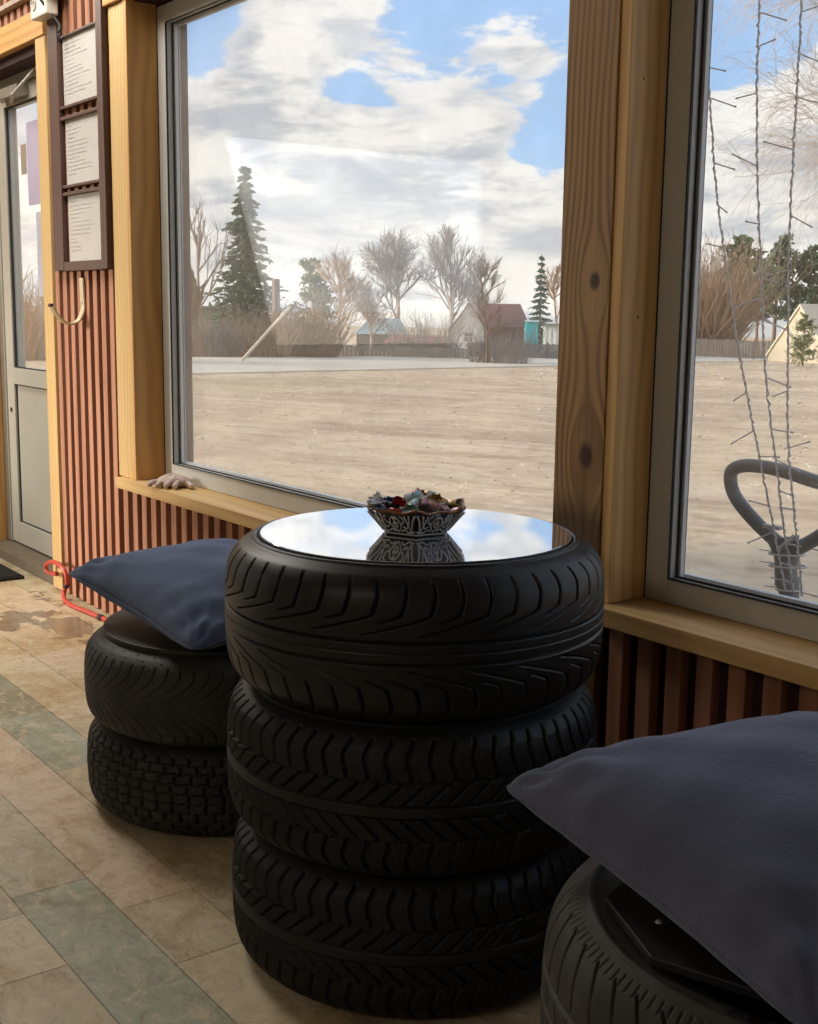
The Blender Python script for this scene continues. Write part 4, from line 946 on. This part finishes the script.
mb = MB(); L = 49; h = H_(276, 279, L); mb.tube([(0, 0, -.3), (0, 0, h)], .16, 8); tag(mb.build('wooden_pole', BK[1], loc=gp(276, L)), 'short dark upright pole right of the tall spruce', 'pole')
mb = MB(); a = gp(240, 40); b = gp(288, 41.5); mb.tube([(0, 0, 0), (b-a)+Vector((0, 0, H_(288, 309, 41.5)))], .05, 6); tag(mb.build('leaning_pole', simple('pole_pale', srgb(206, 192, 168), .8), loc=a), 'long pale pole leaning into the bare shrubs left of centre', 'pole')
# a white parked car, right window
cr = thing('parked_car', 'small white car far off between fence and pines', 'car', gp(716, 81)); r_, f_ = facing(716); cr.rotation_euler = (0, 0, math.atan2(r_.y, r_.x)); cr.location.z += 0
mb = MB(); pr = [(-1.9, .35), (-1.9, .85), (-1.2, .98), (-.7, 1.42), (.7, 1.45), (1.25, .98), (1.9, .85), (1.95, .35)]; q = len(pr)
mb.add([(x, -.8, z) for x, z in pr]+[(x, .8, z) for x, z in pr], [tuple(range(q))[::-1], tuple(range(q, 2*q))]+[(i, (i+1) % q, q+(i+1) % q, q+i) for i in range(q)]); mb.build('body', simple('car_white', srgb(228, 226, 222), .3), cr, bevel=.06)
for x in (-1.2, 1.2):
    for y in (-.75, .75):
        mb = MB(); mb.tube([(x, y-.1, .32), (x, y+.1, .32)], .32, 16); mb.build('wheel', M['gasket'], cr)
mb = MB(); mb.box(-.95, 1.0, -.81, .81, 1.0, 1.32); mb.build('windows', simple('car_glass', srgb(60, 66, 70), .2), cr)

# ------------------------------------------------------------------ snow tool with D grip and strands of lights outside the right window
gy = 2.10
def gpix(px, py, dy=0): return at_y(px, py, gy+dy)
tl_m = simple('grip_plastic', srgb(112, 118, 124), .55, var=.1, scale=30)
base = gpix(792, 640); base.z = gz(base.y)
tool = thing('yard_tool', 'upright tool with a dark grey D-shaped grip just outside the right window', 'tool', base)
def rel(p): return p-base
outer = [gpix(*q) for q in ((872, 506), (880, 490), (862, 486), (822, 483), (790, 473), (764, 467), (742, 466), (731, 473), (734, 494), (752, 518), (779, 543), (797, 548), (830, 530), (872, 506), (880, 490))]
mb = MB(); cpts = catmull([rel(p) for p in outer], 6)[:-6]; mb.tube(cpts, .0145, 12, cap=False); mb.build('grip', tl_m, tool, True)
mb = MB(); mb.tube(catmull([rel(gpix(783, 538)), rel(gpix(786, 555)), rel(gpix(786, 575)), rel(gpix(789, 592)), rel(gpix(792, 640))], 4), [.034, .031, .029, .027, .025, .024, .023, .023, .023, .024, .026, .023, .021, .019, .018, .017, .017], 14)
mb.build('socket', tl_m, tool, True)
mb = MB(); p = rel(gpix(792, 630)); mb.tube([p, Vector((0, 0, .02))], .016, 12); mb.build('shaft', simple('shaft_alu', srgb(150, 150, 152), .35, .7), tool, True)
mb = MB(); nx = 12; vs = []
for j in range(2):
    for i in range(nx+1):
        a = (i/nx-.5); vs.append((a*.42, .06*math.cos(a*PI)-.03, .30*(1-j)+.0))
k = len(vs); vs += [(x, y+.004, z) for x, y, z in vs]
mb.add(vs, [(i, i+1, nx+2+i, nx+1+i) for i in range(nx)]+[(k+i, k+nx+1+i, k+nx+2+i, k+i+1) for i in range(nx)]); mb.build('blade', tl_m, tool)
mb = MB(); mb.obox(rel(gpix(772, 527, -.012)), (.021, 0, .0), (0, .006, 0), (0, 0, .004)); mb.build('label_plate', simple('plate_pale', srgb(196, 200, 204), .5), tool, bevel=.001)
wire_m = simple('wire_clear', srgb(228, 226, 230), .5, var=.1, scale=60)
tie_m = simple('tie_white', srgb(226, 228, 228), .5)
def strand(label, pts, seed, n_tw):
    rr = random.Random(seed); P3 = [gpix(x, y, -.035) for x, y in pts]; c = catmull(P3, 30); c = [p+Vector((rr.gauss(0, .0012), 0, 0)) for p in c]
    t_ = thing('light_strand', label, 'string lights', c[0], 'strands of lights outside the right window'); o0 = c[0]
    for ph in (0, PI):
        mb = MB(); mb.tube([p-o0+Vector((math.cos(i*.9+ph), math.sin(i*.9+ph), 0))*.0015 for i, p in enumerate(c)], .0014, 5); mb.build('wire', wire_m, t_, True)
    for k in range(n_tw):
        i = int(len(c)*(k+.5+rr.uniform(-.25, .25))/n_tw); p = c[min(i, len(c)-1)]-o0; sg = rr.choice([-1, 1]); L_ = rr.uniform(.02, .055)
        q = p+Vector((sg*L_*.75, sg*L_*.45+rr.gauss(0, .01), rr.uniform(-.6, .6)*L_)); mb = MB(); mb.tube([p, q], [.0015, .0014], 5); mb.tube([q, q+(q-p).normalized()*.006], .0020, 5); mb.build('bulb_lead', wire_m, t_)
    return t_
strand('leftmost of the three strands of lights hanging outside the right window', [(703, -60), (706, 40), (710, 100), (716, 185), (724, 250), (737, 340), (750, 410), (762, 470), (774, 530), (785, 590)], 1, 15)
strand('middle one of the three strands of lights, thinnest twigs to both sides', [(761, -60), (759, 20), (757, 90), (758, 200), (762, 300), (766, 380), (777, 470), (784, 530), (794, 592)], 2, 14)
strand('rightmost of the three strands of lights outside the right window', [(803, -60), (801, 20), (797, 90), (793, 160), (789, 250), (788, 350), (788, 440), (794, 510), (799, 560), (802, 596)], 3, 14)
for i, (a, b, lab) in enumerate((((774, 556), (801, 552), 'upper white cable tie round the neck of the grey tool'), ((774, 567), (802, 565), 'middle white cable tie round the neck of the grey tool'), ((780, 592), (800, 588), 'lowest white cable tie near the window frame'))):
    A, B = gpix(*a), gpix(*b); cc = (A+B)/2; r1 = (B-A).length/2; mb = MB()
    mb.tube([Vector((math.cos(q/24*2*PI)*r1, math.sin(q/24*2*PI)*r1*1.25, math.cos(q/24*2*PI+1)*.004)) for q in range(25)], .0022, 5, cap=False)
    mb.tube([Vector((-r1, 0, 0)), Vector((-r1-.03, -.01, .0))], .0012, 4)
    tag(mb.build('cable_tie', tie_m, None, True, cc), lab, 'cable tie', 'white cable ties on the tool')
mb = MB(); A = gpix(779, 552, -.03); B = gpix(794, 535, -.03); mb.tube([Vector(), (B-A)*.4+Vector((0, -.01, 0)), B-A], .003, 6); tag(mb.build('cable_tie', tie_m, None, True, A), 'white tie slanting across where the grip meets the neck', 'cable tie', 'white cable ties on the tool')

# ------------------------------------------------------------------ curtain at the far window (mirrors in the big pane)
mb = MB(); vs = []; n = 40
for j in range(2):
    for i in range(n+1):
        f = i/n; y = (.12-.55*f) if j else (.12-.12*f); vs.append((X0+.05+.015*math.sin(i*1.3), y, .78 if j else 2.28))
k = len(vs); vs += [(x+.004, y, z) for x, y, z in vs]
mb.add(vs, [(i, i+1, n+2+i, n+1+i) for i in range(n)]+[(k+i, k+n+1+i, k+n+2+i, k+i+1) for i in range(n)])
tag(mb.build('curtain', simple('curtain_grey', srgb(96, 92, 88), .9)), 'grey curtain drawn aside at the far end window, seen only as a reflection', 'curtain')

# ------------------------------------------------------------------ world: broken cloud
world = bpy.data.worlds.new('sky'); scene.world = world; world.use_nodes = True; t = NT(world.node_tree); bg = t.n['Background']
dv = t.new('ShaderNodeTexCoord').outputs['Generated']; x, y, z = t.sep(dv)
zp = t.m('MAXIMUM', z, .0); den = t.m('ADD', zp, .10)
pl = t.xyz(t.m('DIVIDE', x, den), t.m('DIVIDE', y, den), 0)
big = t.noise(t.vm('ADD', pl, (3.1, 1.7, 0)), 1.1, 3, .5, .2)
cl = t.noise(t.vm('ADD', t.vm('MULTIPLY', dv, (1, 1, 2.3)), (3.1, 1.7, 0)), 5.5, 12, .60, .3)
cl = t.m('ADD', t.m('MULTIPLY', big, .45), t.m('MULTIPLY', cl, .55))
sq = t.vm('MULTIPLY', dv, (1, 1, 2.7))
sh = t.noise(t.vm('ADD', t.vm('MULTIPLY', dv, (1, 1, 3.4)), (7.3, 4.2, 0)), 9, 12, .62, .35)
edge = t.noise(t.vm('ADD', t.vm('MULTIPLY', dv, (1, 1, 2.4)), (1, 2, 3)), 9, 8, .62, .4)
low = t.smooth(z, .22, .02)
cov = t.m('ADD', t.m('ADD', cl, t.m('MULTIPLY', low, .17)), t.m('MULTIPLY', t.m('SUBTRACT', edge, .5), .55))
def blob(px, py, rad, amt):
    global cov
    d = ray(px, py).normalized(); g = t.vm('DISTANCE', dv, tuple(d)); w = t.smooth(g, rad, rad*.25); cov = t.m('ADD', cov, t.m('MULTIPLY', w, amt))
for b_ in ((450, 55, .10, -.13), (195, 45, .06, -.16), (190, 75, .04, -.07), (552, 130, .05, -.11), (345, 92, .05, -.12), (560, 40, .05, -.08), (742, 60, .09, -.13), (290, 50, .10, .10), (400, 130, .09, .10), (480, 140, .06, .08), (535, 78, .03, .12), (740, 190, .13, .10), (240, 110, .10, .12), (500, 10, .06, .10), (380, 20, .06, .06)): blob(*b_)
mask = t.smooth(cov, .450, .52)
blue = t.ramp(zp, [(0, (.60, .74, .90)), (.14, (.38, .60, .90)), (.5, (.22, .42, .82))])
lit = t.m('ADD', t.m('MULTIPLY', sh, .65), t.m('MULTIPLY', edge, .35))
thick = t.smooth(cov, .50, .66)
cloudc = t.mix(t.smooth(lit, .44, .57), (.40, .46, .55), (.90, .89, .86))
cloudc = t.mix(t.m('MULTIPLY', t.m('SUBTRACT', 1, thick), .45), cloudc, (.88, .90, .92))
warm = t.mix(t.m('MULTIPLY', low, .30), cloudc, (.90, .86, .76))
skyc = t.mix(mask, blue, warm)
skyc = t.mix(t.smooth(z, .0, -.05), skyc, (.30, .26, .21))
t.put(bg.inputs[0], skyc); bg.inputs[1].default_value = 1.06

# ------------------------------------------------------------------ sun, and unseen fill lights added to brighten the room
def area(name, loc, size, power, col, rot=(0, 0, 0), sy=None):
    l = bpy.data.lights.new(name, 'AREA'); l.energy = power; l.color = col; l.size = size
    if sy: l.shape = 'RECTANGLE'; l.size_y = sy
    o = bpy.data.objects.new(name, l); COL.objects.link(o); o.location = loc; o.rotation_euler = rot; return o
area('fill_light', (-5.4, .95, 2.60), .7, 20, (1, .95, .87))  # added fill under the ceiling, no fixture modelled
area('fill_light', (-4.0, 1.0, 2.60), .7, 20, (1, .95, .87))
area('fill_light', (-.6, -2.4, 2.60), .8, 12, (1, .95, .88))
sn = bpy.data.lights.new('sun', 'SUN'); sn.energy = 5.0; sn.angle = .22; sn.color = (1, .92, .80)
so_ = bpy.data.objects.new('sun', sn); COL.objects.link(so_); so_.rotation_euler = Vector((-.45, -1, .25)).to_track_quat('Z', 'Y').to_euler(); so_.location = (-5, 3, 6)
